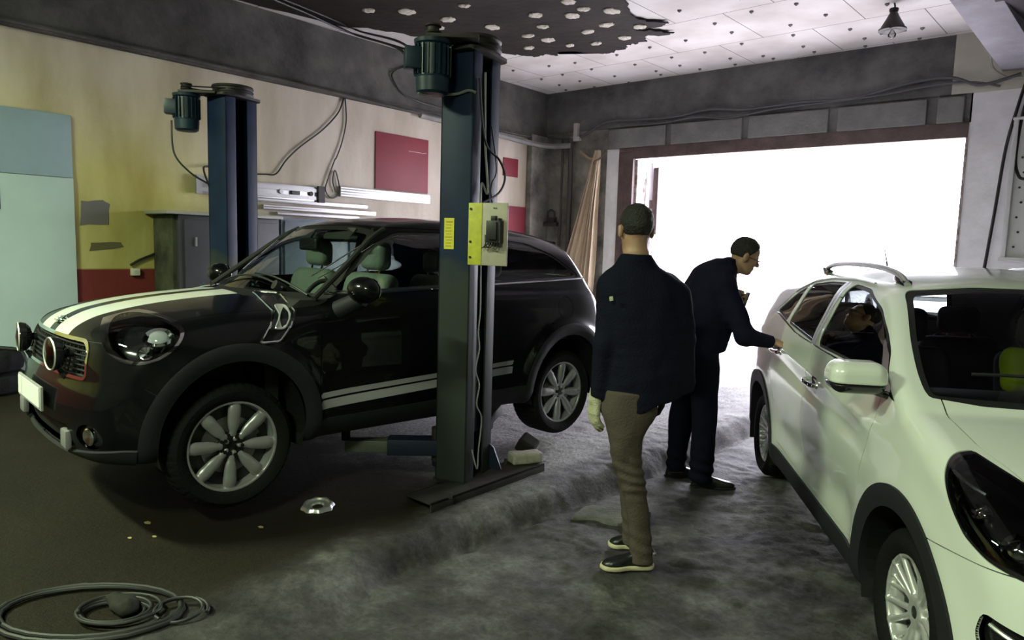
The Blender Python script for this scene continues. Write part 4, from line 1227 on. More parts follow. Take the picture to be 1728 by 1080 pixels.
    fc = lambda V: np.maximum(sdpoly(V[:, 0], V[:, 2], roundpoly([(-.52, .52), (-.545, .605), (-.85, .58), (-.85, .40), (-.62, .38)], .03)), .4 - np.abs(V[:, 1]))
    ct, rest = split(rest, fc)
    for q in by_side(ct):
        h = panel('fog_lamp_housing', q, G, trimb, root, off=-.03, depth=-.03)
        sg = -1 if q[0][:, 1].mean() < 0 else 1
        pc = body.side([-.68], [.48], sg, -.03)[0]; n = grad(G, pc[None])[0]
        MB().lathe(pc, n, [(0, .045), (.018, .047), (.024, .04), (.014, .0)], 22).build('fog_lamp', chrome, h)
        P = body.side(np.linspace(-.57, -.66, 5), np.linspace(.575, .56, 5), sg, -.006); MB().tube([tuple(q_) for q_ in P], .007, 6).build('fog_lamp_strip', alloy, h)
    # cladding
    ft = lambda V: np.maximum(arch(V, .472), .45 - np.abs(V[:, 1]))
    tr, rest = split(rest, ft)
    for q in by_side(tr):
        for w in split(q, lambda V: V[:, 0] - 1.3):
            panel('wheel_arch_trim', w, G, plastic, root, off=.010, depth=.055)
    fs = lambda V: np.maximum(np.maximum(V[:, 2] - np.interp(V[:, 0], [.3, 2.3], [.345, .365]), .42 - np.abs(V[:, 1])), np.abs(V[:, 0] - 1.3) - .95)
    sk, rest = split(rest, fs)
    for q in by_side(sk): panel('side_skirt', q, G, plastic, root, off=.012, depth=.04)
    ff = lambda V: np.maximum(V[:, 2] - .28, V[:, 0] + .35)
    fl, rest = split(rest, ff); panel('front_skirt', fl, G, plastic, root, off=.01, depth=.03)
    fr = lambda V: np.maximum(V[:, 2] - .52, 2.95 - V[:, 0])
    rl, rest = split(rest, fr); panel('rear_skirt', rl, G, plastic, root, off=.01, depth=.03)
    ub, rest = split(rest, lambda V: np.maximum(V[:, 2] - .26, np.abs(V[:, 1]) - .74)); panel('underbody', ub, G, seal, root, depth=0)
    # bumper seam runs from the arch to the headlight
    fb = lambda V: np.maximum(V[:, 2] - .705 - .10 * np.clip(-(V[:, 0] + .3), 0, 1), V[:, 0] - np.interp(V[:, 2], [.3, .7], [-.30, -.22]))
    fb2 = lambda V: V[:, 2] - (.715 - .12 * (V[:, 0] + .35))
    fb = lambda V: np.maximum(fb2(V), V[:, 0] + .2)
    bp, rest, st = cutout(rest, fb, .002); strips.append(st); panel('front_bumper', bp, G, pearl, root)
    fh = lambda V: np.maximum(np.maximum(V[:, 0] - .30 - 0 * V[:, 1], np.abs(V[:, 1]) - np.interp(V[:, 0], [-.85, -.5, -.15, .05, .32], [.60, .64, .70, .705, .68])), np.interp(V[:, 0], [-.85, -.45, 0], [.84, .905, .93]) - V[:, 2])
    hd, rest, st = cutout(rest, fh, .0028); strips.append(st); panel('bonnet', hd, G, pearl, root)
    d1 = [(.52, .365), (1.44, .375), (1.452, 1.1), (1.475, 1.41), (1.10, 1.40), (.66, 1.25), (.42, 1.15), (.36, 1.10), (.37, .95), (.46, .7)]
    d2 = [(1.458, .375), (2.04, .40), (2.12, .62), (2.34, .85), (2.60, 1.12), (2.60, 1.24), (2.34, 1.41), (2.1, 1.44), (1.60, 1.42), (1.53, 1.40), (1.458, 1.1)]
    for nm, dp in (('front_door', d1), ('rear_door', d2)):
        fd = lambda V: np.maximum(sdpoly(V[:, 0], V[:, 2], dp), .4 - np.abs(V[:, 1]))
        dr, rest, st = cutout(rest, fd, .0025); strips.append(st)
        for q in by_side(dr): panel(nm, q, G, pearl, root)
    ftl = lambda V: np.maximum(np.sqrt(((V[:, 2] - .98) / .12) ** 2 + ((np.abs(V[:, 1]) - .68) / .14) ** 2) * .1 - .1, 3.0 - V[:, 0])
    tl, rest, st = cutout(rest, ftl, .002); strips.append(st)
    for q in by_side(tl): panel('tail_lamp', q, G, MATS['red_lamp_plastic'], root, off=.004, depth=.02)
    panel('body_shell', rest, G, pearl, root)
    panel('panel_seal', join([q for q in strips if q is not None and len(q[1])]), G, seal, root, off=-.005, depth=0)
    wells(root, (0, 2.6), .31, .388, .42, .845, seal)
    MB().span((.1, -.70, .25), (3.0, .70, .29)).span((.05, -.7, .25), (.14, .7, .95)).build('floor_pan', seal, root)
    MB().prism([(.20, .62), (.55, .66), (.74, .76), (.78, .98), (.70, 1.055), (.50, 1.075), (.30, 1.065), (.16, 1.02)], 1.46, lambda u, v, w: (u, w - .73, v)).build('dashboard', MATS['dash_plastic'], root, bevel=.015)
    for sy in (-.37, .37): seat(root, 1.30, sy, dark_cloth, z=.14, name='front_seat')
    for sy in (-.33, .33): seat(root, 2.20, sy, dark_cloth, z=.16, sc=.95, name='rear_seat')
    MB().span((2.4, -.66, .6), (3.0, .66, 1.05)).build('parcel_shelf', dark_cloth, root, bevel=.02)
    steering_wheel(root, (.92, -.37, 1.00))
    # silver window-frame line along the glass
    for sg in (-1, 1):
        xs = np.linspace(.42, 2.56, 40); MB().tube([tuple(q) for q in body.side(xs, belt(xs) - .008, sg, .002)], .006, 6).build('belt_moulding', trimb, root)
        fr_ = mat('window_frame_satin', (.50, .50, .53), .35, .6)
        b = MB()
        P = dense([(1.20, 1.501), (1.50, 1.508), (1.85, 1.50), (2.12, 1.468), (2.36, 1.385)], 6, False)
        b.tube([tuple(q) for q in body.side(P[:, 0], P[:, 1], sg, .001)], .008, 6)
        b.build('window_frame_trim', fr_, root)
        # B pillar applique strips
        for x0, x1 in ((1.425, 1.472), (1.478, 1.53)):
            V = []; n = 10
            for t in np.linspace(0, 1, n):
                z = belt(1.45) + (1.49 - belt(1.45)) * t
                V += [(x0 + .055 * t, z), (x1 + .055 * t - .012, z)]
            V = np.array(V); P = body.side(V[:, 0], V[:, 1], sg, .003)
            F = [(2 * i, 2 * i + 1, 2 * i + 3, 2 * i + 2) for i in range(n - 1)]
            mesh('pillar_strip', P, F if sg > 0 else [f[::-1] for f in F], fr_, root)
        # handles
        for x0, z in ((1.22, .945), (2.12, .995)):
            cup = dense(roundpoly([(x0 - .005, z - .03), (x0 + .10, z - .03), (x0 + .10, z + .032), (x0 - .005, z + .032)], .025), 3)
            C_ = body.side(cup[:, 0], cup[:, 1], sg, .0015); b = MB(); b.add([tuple(q) for q in C_], [tuple(range(len(C_)))]); cp_ = b.build('handle_recess', seal, root)
            xs = [x0 - .035, x0 - .02, x0 + .05, x0 + .12, x0 + .165, x0 + .18]; of = [.004, .03, .040, .040, .03, .004]
            MB().tube([tuple(body.side([x], [z], sg, o)[0]) for x, o in zip(xs, of)], .013, 10, smooth=4).build('door_handle', chrome, root)
        # mirror
        mc = np.array([.31, sg * .960, 1.150])
        def fm(p):
            q = p - mc; q[:, 1] *= sg
            return smax(rbox(q, (0, 0, .0), (.085, .112, .066), .055), q[:, 0] - .055, .02)
        def part_(cond):
            return lambda p: smax(fm(p), cond(p - mc), .004)
        mo = nets(part_(lambda q: -.022 - q[:, 2]), mc - [.12, .15, .1], mc + [.12, .15, .1], .006, 'door_mirror', pearl, root)
        nets(part_(lambda q: q[:, 2] + .025), mc - [.12, .15, .1], mc + [.12, .15, .1], .006, 'mirror_base', trimb, mo)
        b = MB().bar(mc + [0.01, -sg * .06, -.052], (.33, sg * .80, 1.068), .07, .032)
        b.build('mirror_foot', trimb, mo, bevel=.010)
        MB().box(mc + [.0565, 0, .004], (.003, .185, .10)).build('mirror_glass', mirrorm, mo, bevel=.001)
        # black sail at the mirror
        tri = dense([(.22, 1.07), (.40, 1.10), (.58, 1.285), (.45, 1.222), (.34, 1.135)], 6)
        T_ = body.side(tri[:, 0], tri[:, 1], sg, .004); b = MB(); b.add([tuple(q) for q in T_], [tuple(range(len(T_)))]); b.build('mirror_sail', trimb, root)
        MB().cyl((.36, sg * .775, 1.125), (.36, sg * .80, 1.10), .012).build('sail_screw', trimb, root)
        # roof rail
        b = MB(); xs = [.92, 1.02, 1.18, 1.45, 1.8, 2.1, 2.25, 2.34]; zo = [.004, .034, .052, .060, .060, .052, .034, .004]
        P = [Vector(body.top([x], [sg * np.interp(x, [.9, 2.3], [.555, .545])], 0)[0]) + Vector((0, 0, o)) for x, o in zip(xs, zo)]
        b.tube(P, .015, 10, smooth=5)
        rr = b.build('roof_rail', mat('satin_rail', (.55, .55, .58), .35, .7), root)
        for x in (1.0, 2.26):
            p = Vector(body.top([x], [sg * .55], 0)[0]); MB().bar(p + Vector((-.07, 0, -.005)), p + Vector((.07, 0, .02)), .04, .035).build('rail_foot', trimb, rr, bevel=.01)
    MB().tube([(2.75, 0, 1.56), (2.85, 0, 1.72)], [.006, .003], 6).build('roof_aerial', trimb, root)
    for a, b_ in (((.20, .55, 0), (.10, -.10, 0)), ((.14, -.02, 0), (.40, -.66, 0))):
        P = [tuple(body.top([a[0] + (b_[0] - a[0]) * t + .05], [a[1] + (b_[1] - a[1]) * t], .014)[0]) for t in np.linspace(0, 1, 9)]
        MB().tube(P, .007, 6).build('wiper', blackp, root)
    w0 = make_wheel('twin', .310, .214, .195)
    for k, (x, sg) in enumerate(((0, 1), (0, -1), (2.6, -1), (2.6, 1))):
        w = w0 if k == 0 else copy_tree(w0)
        w.parent = root; w.location = (x, sg * .808, .31); w.rotation_euler = (0, [.2, .5, .1, .9][k], 0 if sg < 0 else math.pi)
    MB().cyl((0, -.78, .31), (0, .78, .31), .03).cyl((2.6, -.78, .31), (2.6, .78, .31), .035).bar((2.2, -.5, .30), (2.2, .5, .30), .1, .06).build('axles', seal, root)
    return root
WHITE = build_white_car()
# bright lime cloth seen through the windscreen
def lime():
    def f(p):
        d = rbox(p, (0, 0, 0), (.05, .17, .11), .05); return d + .012 * fbm(p * 14, 2)
    o = nets(f, (-.12, -.32, -.22), (.12, .32, .22), .014, 'folded_vest', mat('lime_cloth', (.70, .90, .02), .7), None)
    tag(o, 'lime green safety vest lying inside the white hatchback behind its windscreen', 'vest')
    M = Matrix.Translation(WHITE.location) @ Matrix.Rotation(2.12579, 4, 'Z') @ Matrix.Translation((1.04, -.13, 1.10)) @ Matrix.Rotation(.2, 4, 'Y')
    o.matrix_world = M
lime()
# a pale car parked out in the yard, nearly lost in the glare
def yard_car():
    c = copy_tree(WHITE); c.location = (-3.2, 17.5, .0); c.rotation_euler = (0, 0, 2.0)
    c['label'] = 'pale car parked outside the gateway, washed out by daylight'; return c
yard_car()
# ================================================================== TWO-POST LIFT
def blue_mat():
    m = bpy.data.materials.new('blue_post_paint'); m.use_nodes = True; nt = m.node_tree; L = nt.links
    b = nt.nodes['Principled BSDF']; b.inputs['Roughness'].default_value = .5; b.inputs['Specular IOR Level'].default_value = .2; tc = nt.nodes.new('ShaderNodeTexCoord')
    n = nt.nodes.new('ShaderNodeTexNoise'); n.inputs['Scale'].default_value = 5; n.inputs['Detail'].default_value = 8; L.new(tc.outputs['Object'], n.inputs['Vector'])
    r = nt.nodes.new('ShaderNodeValToRGB'); e = r.color_ramp.elements; e[0].position = .3; e[0].color = (.004, .011, .036, 1); e[1].position = .7; e[1].color = (.007, .020, .060, 1); L.new(n.outputs[0], r.inputs[0])
    # grease and worn paint on the lower half of the post
    sep = nt.nodes.new('ShaderNodeSeparateXYZ'); L.new(tc.outputs['Object'], sep.inputs[0])
    ad = nt.nodes.new('ShaderNodeMath'); ad.operation = 'MULTIPLY_ADD'; ad.inputs[1].default_value = .5; L.new(n.outputs[0], ad.inputs[0]); L.new(sep.outputs[2], ad.inputs[2])
    q = nt.nodes.new('ShaderNodeMapRange'); q.inputs[1].default_value = 1.68; q.inputs[2].default_value = 1.52; q.inputs[4].default_value = .8; L.new(ad.outputs[0], q.inputs[0])
    mx = nt.nodes.new('ShaderNodeMix'); mx.data_type = 'RGBA'; L.new(q.outputs[0], mx.inputs[0]); L.new(r.outputs[0], mx.inputs[6]); mx.inputs[7].default_value = (.040, .045, .035, 1)
    L.new(mx.outputs[2], b.inputs['Base Color'])
    return m
blue = blue_mat()
bluep = mat('blue_machine_paint', (.008, .026, .048), .4, var=.3, vscale=8)
darkblue = mat('dark_blue_paint', (.008, .014, .035), .45, var=.2)
iron = mat('dark_iron', (.035, .030, .030), .6, .3, var=.4, vscale=6)
cable_m = mat('black_cable', (.012, .012, .012), .5)
grey_cable = mat('grey_cable', (.28, .28, .27), .5)
yellow_m = mat('yellow_painted_steel', (.50, .50, .05), .5, var=.2, vscale=14)
beige_m = mat('beige_steel', (.42, .38, .31), .5, var=.12, vscale=10)

def make_post(name_label, loc, rot, H, extras):
    root = empty('lift_post', loc, (0, 0, rot), name_label, 'car lift', 'posts of the two-post car lift')
    # C-section: closed wall on the left (-y side), opening on +x side
    w, d, t = .215, .34, .012
    b = MB()
    b.span((-w, 0, 0), (0, t, H))                       # front wall
    b.span((-w, 0, 0), (-w + t, d, H))                  # far web
    b.span((-w, d - t, 0), (0, d, H))                   # back wall
    b.span((-t, 0, 0), (0, .105, H))                    # lip at the front
    b.span((-t, d - .11, 0), (0, d, H))                 # lip at the back
    b.build('column', blue, root, bevel=.003)
    b = MB().cyl((-w / 2, d / 2, .05), (-w / 2, d / 2, H), .022, n=14)
    b.build('lifting_screw', iron, root)
    MB().span((-w + .02, .03, .30), (-.03, d - .03, .95)).build('carriage', darkblue, root, bevel=.01)
    # top plate, belt guard, pulley
    pl = [( -.24, -.03), (.02, -.05), (.05, .10), (.05, d), (.0, d + .03), (-.20, d + .03), (-.25, .2)]
    MB().prism(roundpoly(pl, .05), .02, lambda u, v, w_: (u, v, H + w_)).build('top_plate', iron, root)
    b = MB().lathe((-.10, .17, H + .02), (0, 0, 1), [(0, .165), (.02, .17), (.03, .16), (.06, .16), (.07, .17), (.085, .165), (.09, .05), (.09, .0)], 36)
    b.build('drive_pulley', iron, root)
    # motor hanging beside the column
    m0 = Vector((-.20, -.13, H - .27)) if extras else Vector((-.32, -.115, H - .30))
    b = MB().lathe(m0, (0, 0, 1), [(0, .0), (.002, .075), (.015, .092), (.09, .097), (.10, .090), (.105, .090), (.27, .092), (.28, .105), (.30, .108), (.31, .06), (.33, .02)], 36)
    mo = b.build('motor', bluep, root)
    b = MB()
    for k in range(20):
        a = 2 * math.pi * k / 20; c_, s_ = math.cos(a), math.sin(a)
        b.bar(m0 + Vector((c_ * .098, s_ * .098, .105)), m0 + Vector((c_ * .098, s_ * .098, .268)), .006, .02, (c_, s_, 0))
    b.build('cooling_fins', bluep, mo)
    MB().box(m0 + Vector((-.07, -.085, .19)), (.11, .09, .12), .7).build('terminal_box', bluep, mo, bevel=.008)
    MB().lathe(m0 + Vector((0, 0, .32)), (0, 0, 1), [(0, .02), (.02, .02), (.021, .045), (.03, .048), (.035, .035), (.055, .035), (.06, .048), (.07, .045), (.07, 0)], 24).build('motor_pulley', iron, mo)
    MB().box(m0 + Vector((.10, .05, .315)), (.30, .16, .02), .5).build('motor_bracket', iron, root, bevel=.003)
    for k in range(2):
        z = H + .035 + .028 * k; a = Vector((m0.x, m0.y, z)); c0 = Vector((-.10, .17, z)); dd = (c0 - a); n_ = Vector((-dd.y, dd.x, 0)).normalized()
        P = []
        ang = math.atan2(dd.y, dd.x)
        for q in np.linspace(math.pi / 2, 3 * math.pi / 2, 12): P.append(a + Vector((math.cos(ang + q), math.sin(ang + q), 0)) * .038)
        for q in np.linspace(-math.pi / 2, math.pi / 2, 20): P.append(c0 + Vector((math.cos(ang + q), math.sin(ang + q), 0)) * .163)
        MB().tube(P, .006, 6, closed=True).build('drive_belt', mat('belt_rubber', (.015, .015, .015), .7), root)
    # base
    b = MB().span((-.24, -.40, -.03), (.16, .78, .035)) if extras else MB().span((-.24, -.2, -.03), (.10, .6, .035))
    b = MB()
    y0, y1 = (-.36, .78) if extras else (-.2, .6)
    if extras: x0, x1, y0, y1 = -.125, .095, -.37, .68
    else: x0, x1 = -.2, .1
    b.span((x0, y0, .005), (x1, y1, .017)).span((x1 - .012, y0, -.05), (x1, y1, .017)).span((x0, y0, -.05), (x0 + .012, y1, .017))
    bc = b.build('base_channel', iron, root, bevel=.003)
    bc.rotation_euler = (0, 0, -rot)
    MB().span((-.23, 0, .0), (.0, .34, .024)).build('foot_plate', iron, root)
    for yy in ((-.28, .07), (.45, .70)):
        MB().cyl((.06, yy[0], .03), (.06, yy[0], .065), .012, n=6).build('anchor_bolt', iron, root)
    MB().prism([(0, 0), (.09, 0), (.03, .14), (0, .16)], .012, lambda u, v, w_: (u, d - .02 + w_, v + .032)).build('base_gusset', darkblue, root)
    return root

near = make_post('blue lift post with yellow sticker and control panel, in front of the black car', (-2.887, 3.017, .16), math.radians(15), 2.60, True)
# sticker, panel, contactor and wiring of the near post
st = MB().box((-.145, -.002, 1.545), (.068, .003, .185)).build('warning_sticker', mat('yellow_sticker', (.62, .58, .04), .5), near)
b = MB()
for k in range(9):
    z = 1.615 - k * .018; b.box((-.145 + rnd.uniform(-.004, .004), -.0042, z), (rnd.uniform(.03, .052), .0015, .004 if k else .008))
b.build('sticker_text', mat('sticker_print', (.42, .25, .04), .6), st)
cp = MB().box((.135, -.035, 1.545), (.25, .012, .36)).build('control_panel', beige_m, near, bevel=.004)
MB().box((.053, -.0425, 1.545), (.088, .004, .358)).box((.012, 0, 1.545), (.008, .07, .35)).build('panel_flange', yellow_m, cp, bevel=.001)
for (x, z) in ((.025, 1.69), (.025, 1.50), (.025, 1.41), (.175, 1.695), (.188, 1.695)):
    MB().cyl((x, -.050, z), (x, -.040, z), .007 if x < .1 else .003, n=12).build('screw_hole', seal, cp)
b = MB().box((.198, -.075, 1.56), (.082, .06, .125)).box((.203, -.105, 1.565), (.052, .03, .10)).box((.15, -.06, 1.57), (.014, .03, .07)).box((.19, -.07, 1.635), (.03, .03, .03)).box((.225, -.07, 1.627), (.012, .04, .02))
b.build('contactor', blackp, cp, bevel=.003)
b = MB()
for k in range(5):
    x = .155 + .016 * k
    b.tube([(x, -.06, 1.505), (x - .01, -.075, 1.480 - .004 * k), (x - .04, -.07, 1.465 + .004 * k), (.13, -.055, 1.485 + .012 * k), (.125, -.05, 1.515 + .006 * k), (.15, -.055, 1.53)], .003, 5, smooth=5)
b.build('contactor_wiring', cable_m, cp)
b = MB().tube([(.005, .13, 2.5), (.02, .12, 2.1), (.03, .15, 1.8), (.015, .10, 1.85), (.03, .06, 1.73)], .007, 6, smooth=8)
b.build('supply_cable', grey_cable, near)
MB().tube([(.01, .05, 2.45), (.03, .10, 2.1), (.06, .24, 2.0), (.08, .28, 1.9), (.08, .20, 1.8), (.06, .03, 1.73)], .007, 6, smooth=8).build('motor_cable', cable_m, near)
MB().tube([(.02, .20, 2.2), (.03, .26, 1.95), (.05, .16, 1.85), (.03, .20, 1.78), (.08, .12, 1.73)], .005, 6, smooth=8).build('switch_cable', cable_m, near)
MB().tube([(.02, .10, 1.36), (.02, .11, 1.1), (.015, .10, .95), (.02, .11, .85), (.01, .085, .72), (.02, .12, .62), (.015, .10, .5), (.025, .15, .4), (.02, .13, .2), (.02, .12, .09), (.02, .09, .12), (.01, .06, .22)], .0045, 6, smooth=8).build('chain_wire', grey_cable, near)
MB().tube([(-.25, -.20, 2.33), (-.12, -.03, 2.35), (-.03, -.012, 2.37), (.01, .01, 2.36)], .008, 6, smooth=8).build('motor_lead', mat('sleeved_cable', (.20, .20, .19), .5), near)

far = make_post('farther slim blue lift post between the black car and the left wall', (-5.677, 2.975, .13), math.radians(15), 2.68, False)
MB().tube([(-.40, -.20, 2.46), (-.39, -.19, 2.2), (-.30, -.12, 2.05), (-.20, -.02, 1.96)], .008, 6, smooth=8).build('motor_cable', cable_m, far)

# lift arms reaching under the sills: parts of their posts
def arm(post, loc, target, padz):
    bpy.context.view_layer.update()
    inv = post.matrix_world.inverted()
    a = inv @ Vector(loc); t_ = inv @ Vector(target)
    d = t_ - a; d.z = 0; L = d.length; u = d.normalized()
    r = MB().bar(a, a + u * (L * .55), .13, .10).build('lift_arm', darkblue, post, bevel=.006)
    MB().bar(a + u * (L * .45), a + u * L, .095, .075).build('arm_extension', mat('worn_arm_steel', (.10, .11, .09), .5, .3, var=.3), r, bevel=.006)
    p = a + u * L; MB().lathe(p + Vector((0, 0, .03)), (0, 0, 1), [(0, .028), (padz - .03, .028), (padz - .03, .05), (padz - .022, .062), (padz, .062), (padz, 0)], 24).build('lift_pad', rubber, r)
    MB().cyl(a + Vector((0, 0, -.09)), a + Vector((0, 0, .12)), .05).build('pivot_pin', iron, r)
    return r
arm(near, (-3.12, 3.02, .37), (-3.55, 2.62, .37), .10)
arm(near, (-3.12, 3.28, .37), (-3.55, 4.05, .37), .10)
arm(far, (-5.60, 3.05, .36), (-5.10, 2.45, .36), .10)
arm(far, (-5.60, 3.25, .36), (-5.00, 4.15, .36), .10)
bpy.context.view_layer.update()
inv = near.matrix_world.inverted()
MB().bar(inv @ Vector((-3.10, 2.98, .36)), inv @ Vector((-3.10, 3.33, .36)), .10, .24).build('carriage_head', darkblue, near, bevel=.01)
# ================================================================== THINGS ON THE WALLS
alu = mat('aluminium_profile', (.42, .42, .43), .35, .6)
dkgrey = mat('dark_grey_cabinet', (.045, .046, .055), .5, var=.25, vscale=3)
bluegrey = mat('blue_grey_steel', (.17, .20, .25), .45, var=.15)

# teal sheet-metal door at the far left
t = MB().span((LW, .6, .12), (LW + .05, 2.66, 2.20)); d = t.build('door_2', mat('mint_painted_sheet', (.40, .52, .47), .5, var=.06, vscale=1.5), bevel=.004)
tag(d, kind='structure')
d2 = MB().span((LW, .6, 2.205), (LW + .04, 2.66, 2.84)).build('upper_panel', mat('teal_grey_sheet', (.24, .33, .35), .5, var=.1, vscale=1.2), d, bevel=.004)
MB().span((LW + .05, 2.00, 1.85), (LW + .058, 2.015, 2.3)).build('door_seam', seal, d)

def board(y0, y1, z0, z1, label):
    b = MB().span((LW, y0, z0), (LW + .018, y1, z1)).build('wall_board', mat('faded_red_board', (.19, .016, .030), .6, var=.12, vscale=2), bevel=.002)
    tag(b, label, 'board', 'red boards on the left wall')
    return b
r = board(6.62, 7.66, 2.41, 3.235, 'large faded red board high on the left wall above the aluminium profiles')
MB().span((LW + .018, 7.25, 3.02), (LW + .020, 7.62, 3.026)).build('scratch', mat('scratch_white', (.6, .5, .5), .7), r)
board(9.46, 9.86, 2.86, 3.18, 'small dark red board on the left wall behind the near lift post')
board(9.60, 10.11, 1.70, 2.34, 'lower dark red board near the corner behind the rear of the black car')
# grey sprayed patches on the wall
b = MB().prism(wob([(2.72, 1.72), (3.0, 1.74), (3.02, 1.96), (2.95, 2.0), (2.74, 1.98)], .01, 3), .004, lambda u, v, w: (LW + w, u, v))
tag(b.build('paint_patch', mat('grey_spray_paint', (.16, .15, .15), .8)), 'grey painted patch on the yellow wall beside the mint door', 'paint patch')
b = MB().prism(wob([(2.80, 1.45), (3.15, 1.50), (3.12, 1.55), (2.82, 1.54)], .01, 3), .003, lambda u, v, w: (LW + w, u, v))
tag(b.build('paint_patch', mat('olive_spray', (.13, .12, .06), .8)), 'dark olive smear low on the yellow wall', 'paint patch')

def profile(y0, y1, z, h, name, label, ribs, group='aluminium profiles on the left wall', lamp=False):
    r = MB().span((LW + .01, y0, z - h / 2), (LW + .05, y1, z + h / 2)).build(name, alu, bevel=.003)
    tag(r, label, 'metal profile', group)
    b = MB()
    for k in range(ribs):
        zz = z - h / 2 + h * (k + .5) / ribs
        b = MB().span((LW + .05, y0, zz - h * .12 / ribs * 2), (LW + .066, y1, zz + h * .12 / ribs * 2)).build('rib', alu, r)
    return r
p = profile(3.95, 5.64, 2.245, .20, 'profile_bar', 'wide aluminium light housing with end plates behind the far lift post', 2)
MB().span((LW + .05, 5.60, 2.14), (LW + .09, 5.70, 2.36)).build('end_plate', iron, p); MB().span((LW + .05, 3.93, 2.14), (LW + .09, 4.0, 2.36)).build('end_plate', alu, p)
for yy in (4.5, 4.62, 5.05, 5.5): MB().cyl((LW + .05, yy, 2.25), (LW + .075, yy, 2.25), .03, n=16).build('screw_boss', iron if yy > 5.2 else alu, p)
MB().span((LW + .05, 5.2, 2.22), (LW + .08, 5.32, 2.27)).build('terminal', blackp, p)
profile(5.98, 7.67, 2.32, .14, 'profile_bar', 'bright ribbed aluminium profile below the large red board', 4)
profile(4.72, 6.45, 2.13, .05, 'profile_bar', 'upper thin aluminium profile lying on the lockers', 1)
profile(4.80, 6.60, 2.04, .06, 'profile_bar', 'lower thin aluminium profile lying on the lockers', 2)
profile(5.0, 6.3, 1.965, .04, 'profile_bar', 'thinnest aluminium strip right on top of the lockers', 1)

# cabinets along the wall
c = MB().span((LW + .02, 3.50, .12), (LW + .55, 4.72, 1.87)).build('cabinet', dkgrey, bevel=.006)
tag(c, 'tall dark grey metal cabinet against the yellow wall behind the far lift post', 'cabinet')
MB().span((LW + .55, 3.56, .2), (LW + .57, 4.68, 1.82)).build('cabinet_door', dkgrey, c, bevel=.004)
MB().box((LW + .58, 3.68, 1.58), (.02, .02, .10)).build('handle', mat('cabinet_handle', (.3, .3, .32), .3, .5), c)
MB().span((LW + .02, 3.46, .12), (LW + .5, 3.50, 1.86)).build('side_panel', mat('green_grey_stained_panel', (.10, .11, .07), .7, col2=(.03, .03, .025), vscale=4), c)
s_ = MB().span((LW + .02, 3.36, 1.875), (LW + .60, 4.75, 1.91)).build('shelf_board', mat('pale_shelf', (.30, .30, .27), .5), bevel=.003)
tag(s_, 'pale board lying on top of the dark grey cabinet', 'shelf')
c2 = MB().span((LW + .02, 4.78, .12), (LW + .50, 6.7, 1.90)).build('cabinet', bluegrey, bevel=.006)
tag(c2, 'long blue-grey locker against the wall seen above the black car roof', 'cabinet')
MB().span((LW + .5, 4.82, .2), (LW + .52, 5.75, 1.86)).build('locker_door', bluegrey, c2, bevel=.004)
MB().span((LW + .5, 5.80, .2), (LW + .52, 6.66, 1.86)).build('locker_door', bluegrey, c2, bevel=.004)
# sockets
def socket(y, z, w, h, label, m):
    r = MB().box((LW + .025, y, z), (.05, w, h)).build('wall_socket', m, bevel=.006); tag(r, label, 'socket')
    MB().cyl((LW + .05, y, z), (LW + .054, y, z), min(w, h) * .3, n=20).build('socket_face', mat('socket_cream', (.55, .55, .45), .4), r)
    return r
so = mat('ivory_plastic', (.62, .62, .50), .4)
s1 = MB().box((LW + .63, 3.92, 1.985), (.05, .12, .16)).build('socket_box', so, bevel=.008); tag(s1, 'ivory socket box standing on the board over the dark cabinet', 'socket')
MB().cyl((LW + .655, 3.92, 2.0), (LW + .66, 3.92, 2.0), .032, n=20).build('socket_face', mat('socket_grey', (.35, .35, .32), .4), s1)
MB().bar((LW + .655, 3.90, 1.94), (LW + .655, 3.94, 1.94), .008, .008).build('socket_pins', seal, s1)
socket(3.25, 1.225, .09, .08, 'small ivory socket on the dark red dado left of the cabinet', so)

# ---- wires on the walls
def wire(name, pts, r, m, label, k=8, group=None):
    o = MB().tube(pts, r, 6, smooth=k).build(name, m); tag(o, label, 'cable', group); return o
x = LW + .03
wire('wall_wire', [(x, 4.60, 2.43), (x, 4.85, 2.45), (x, 5.0, 2.47), (x, 5.15, 2.66), (x, 5.35, 2.85), (x, 5.7, 3.12), (x, 5.95, 3.38), (x, 6.05, 3.60)], .010, cable_m, 'thin black wire sagging from the beam down to the far lift post')
wire('wall_wire', [(x, 6.07, 3.6), (x, 6.09, 3.3), (x, 6.02, 3.0), (x, 5.93, 2.78), (x, 5.90, 2.74), (x, 5.80, 2.50), (x, 5.75, 2.32), (x, 5.85, 2.22), (x, 5.98, 2.30), (x, 5.95, 2.50), (x, 5.90, 2.60), (x, 5.87, 2.45), (x, 5.92, 2.30)], .010, cable_m, 'thin black wire hanging from the beam and looping beside the ribbed profile')
wire('wall_wire', [(x + .6, 3.9, 2.06), (x + .4, 3.92, 2.2), (x + .1, 4.0, 2.42), (x, 4.1, 2.47), (x, 4.3, 2.47)], .012, cable_m, 'black cable rising from the socket box on the dark cabinet')
wire('wall_wire', [(x, 3.2, 1.30), (x, 3.3, 1.36), (x, 3.44, 1.42), (x, 3.50, 1.46)], .014, cable_m, 'short black cable running into the dark grey cabinet')
wire('beam_pipe', [(LW + .12, 2.0, 3.63), (LW + .12, 5.0, 3.635), (LW + .12, 7.0, 3.60), (LW + .12, 10.0, 3.60)], .022, soot, 'dark conduit running along the foot of the concrete beam', 2)
wire('beam_wire', [(LW + .08, 7.9, 4.15), (LW + .08, 7.3, 4.26), (LW + .08, 6.9, 4.12), (LW + .08, 6.9, 3.98), (LW + .08, 7.2, 3.80), (LW + .08, 8.2, 3.74)], .012, cable_m, 'dark wire stapled in a hexagonal bend on the concrete beam')
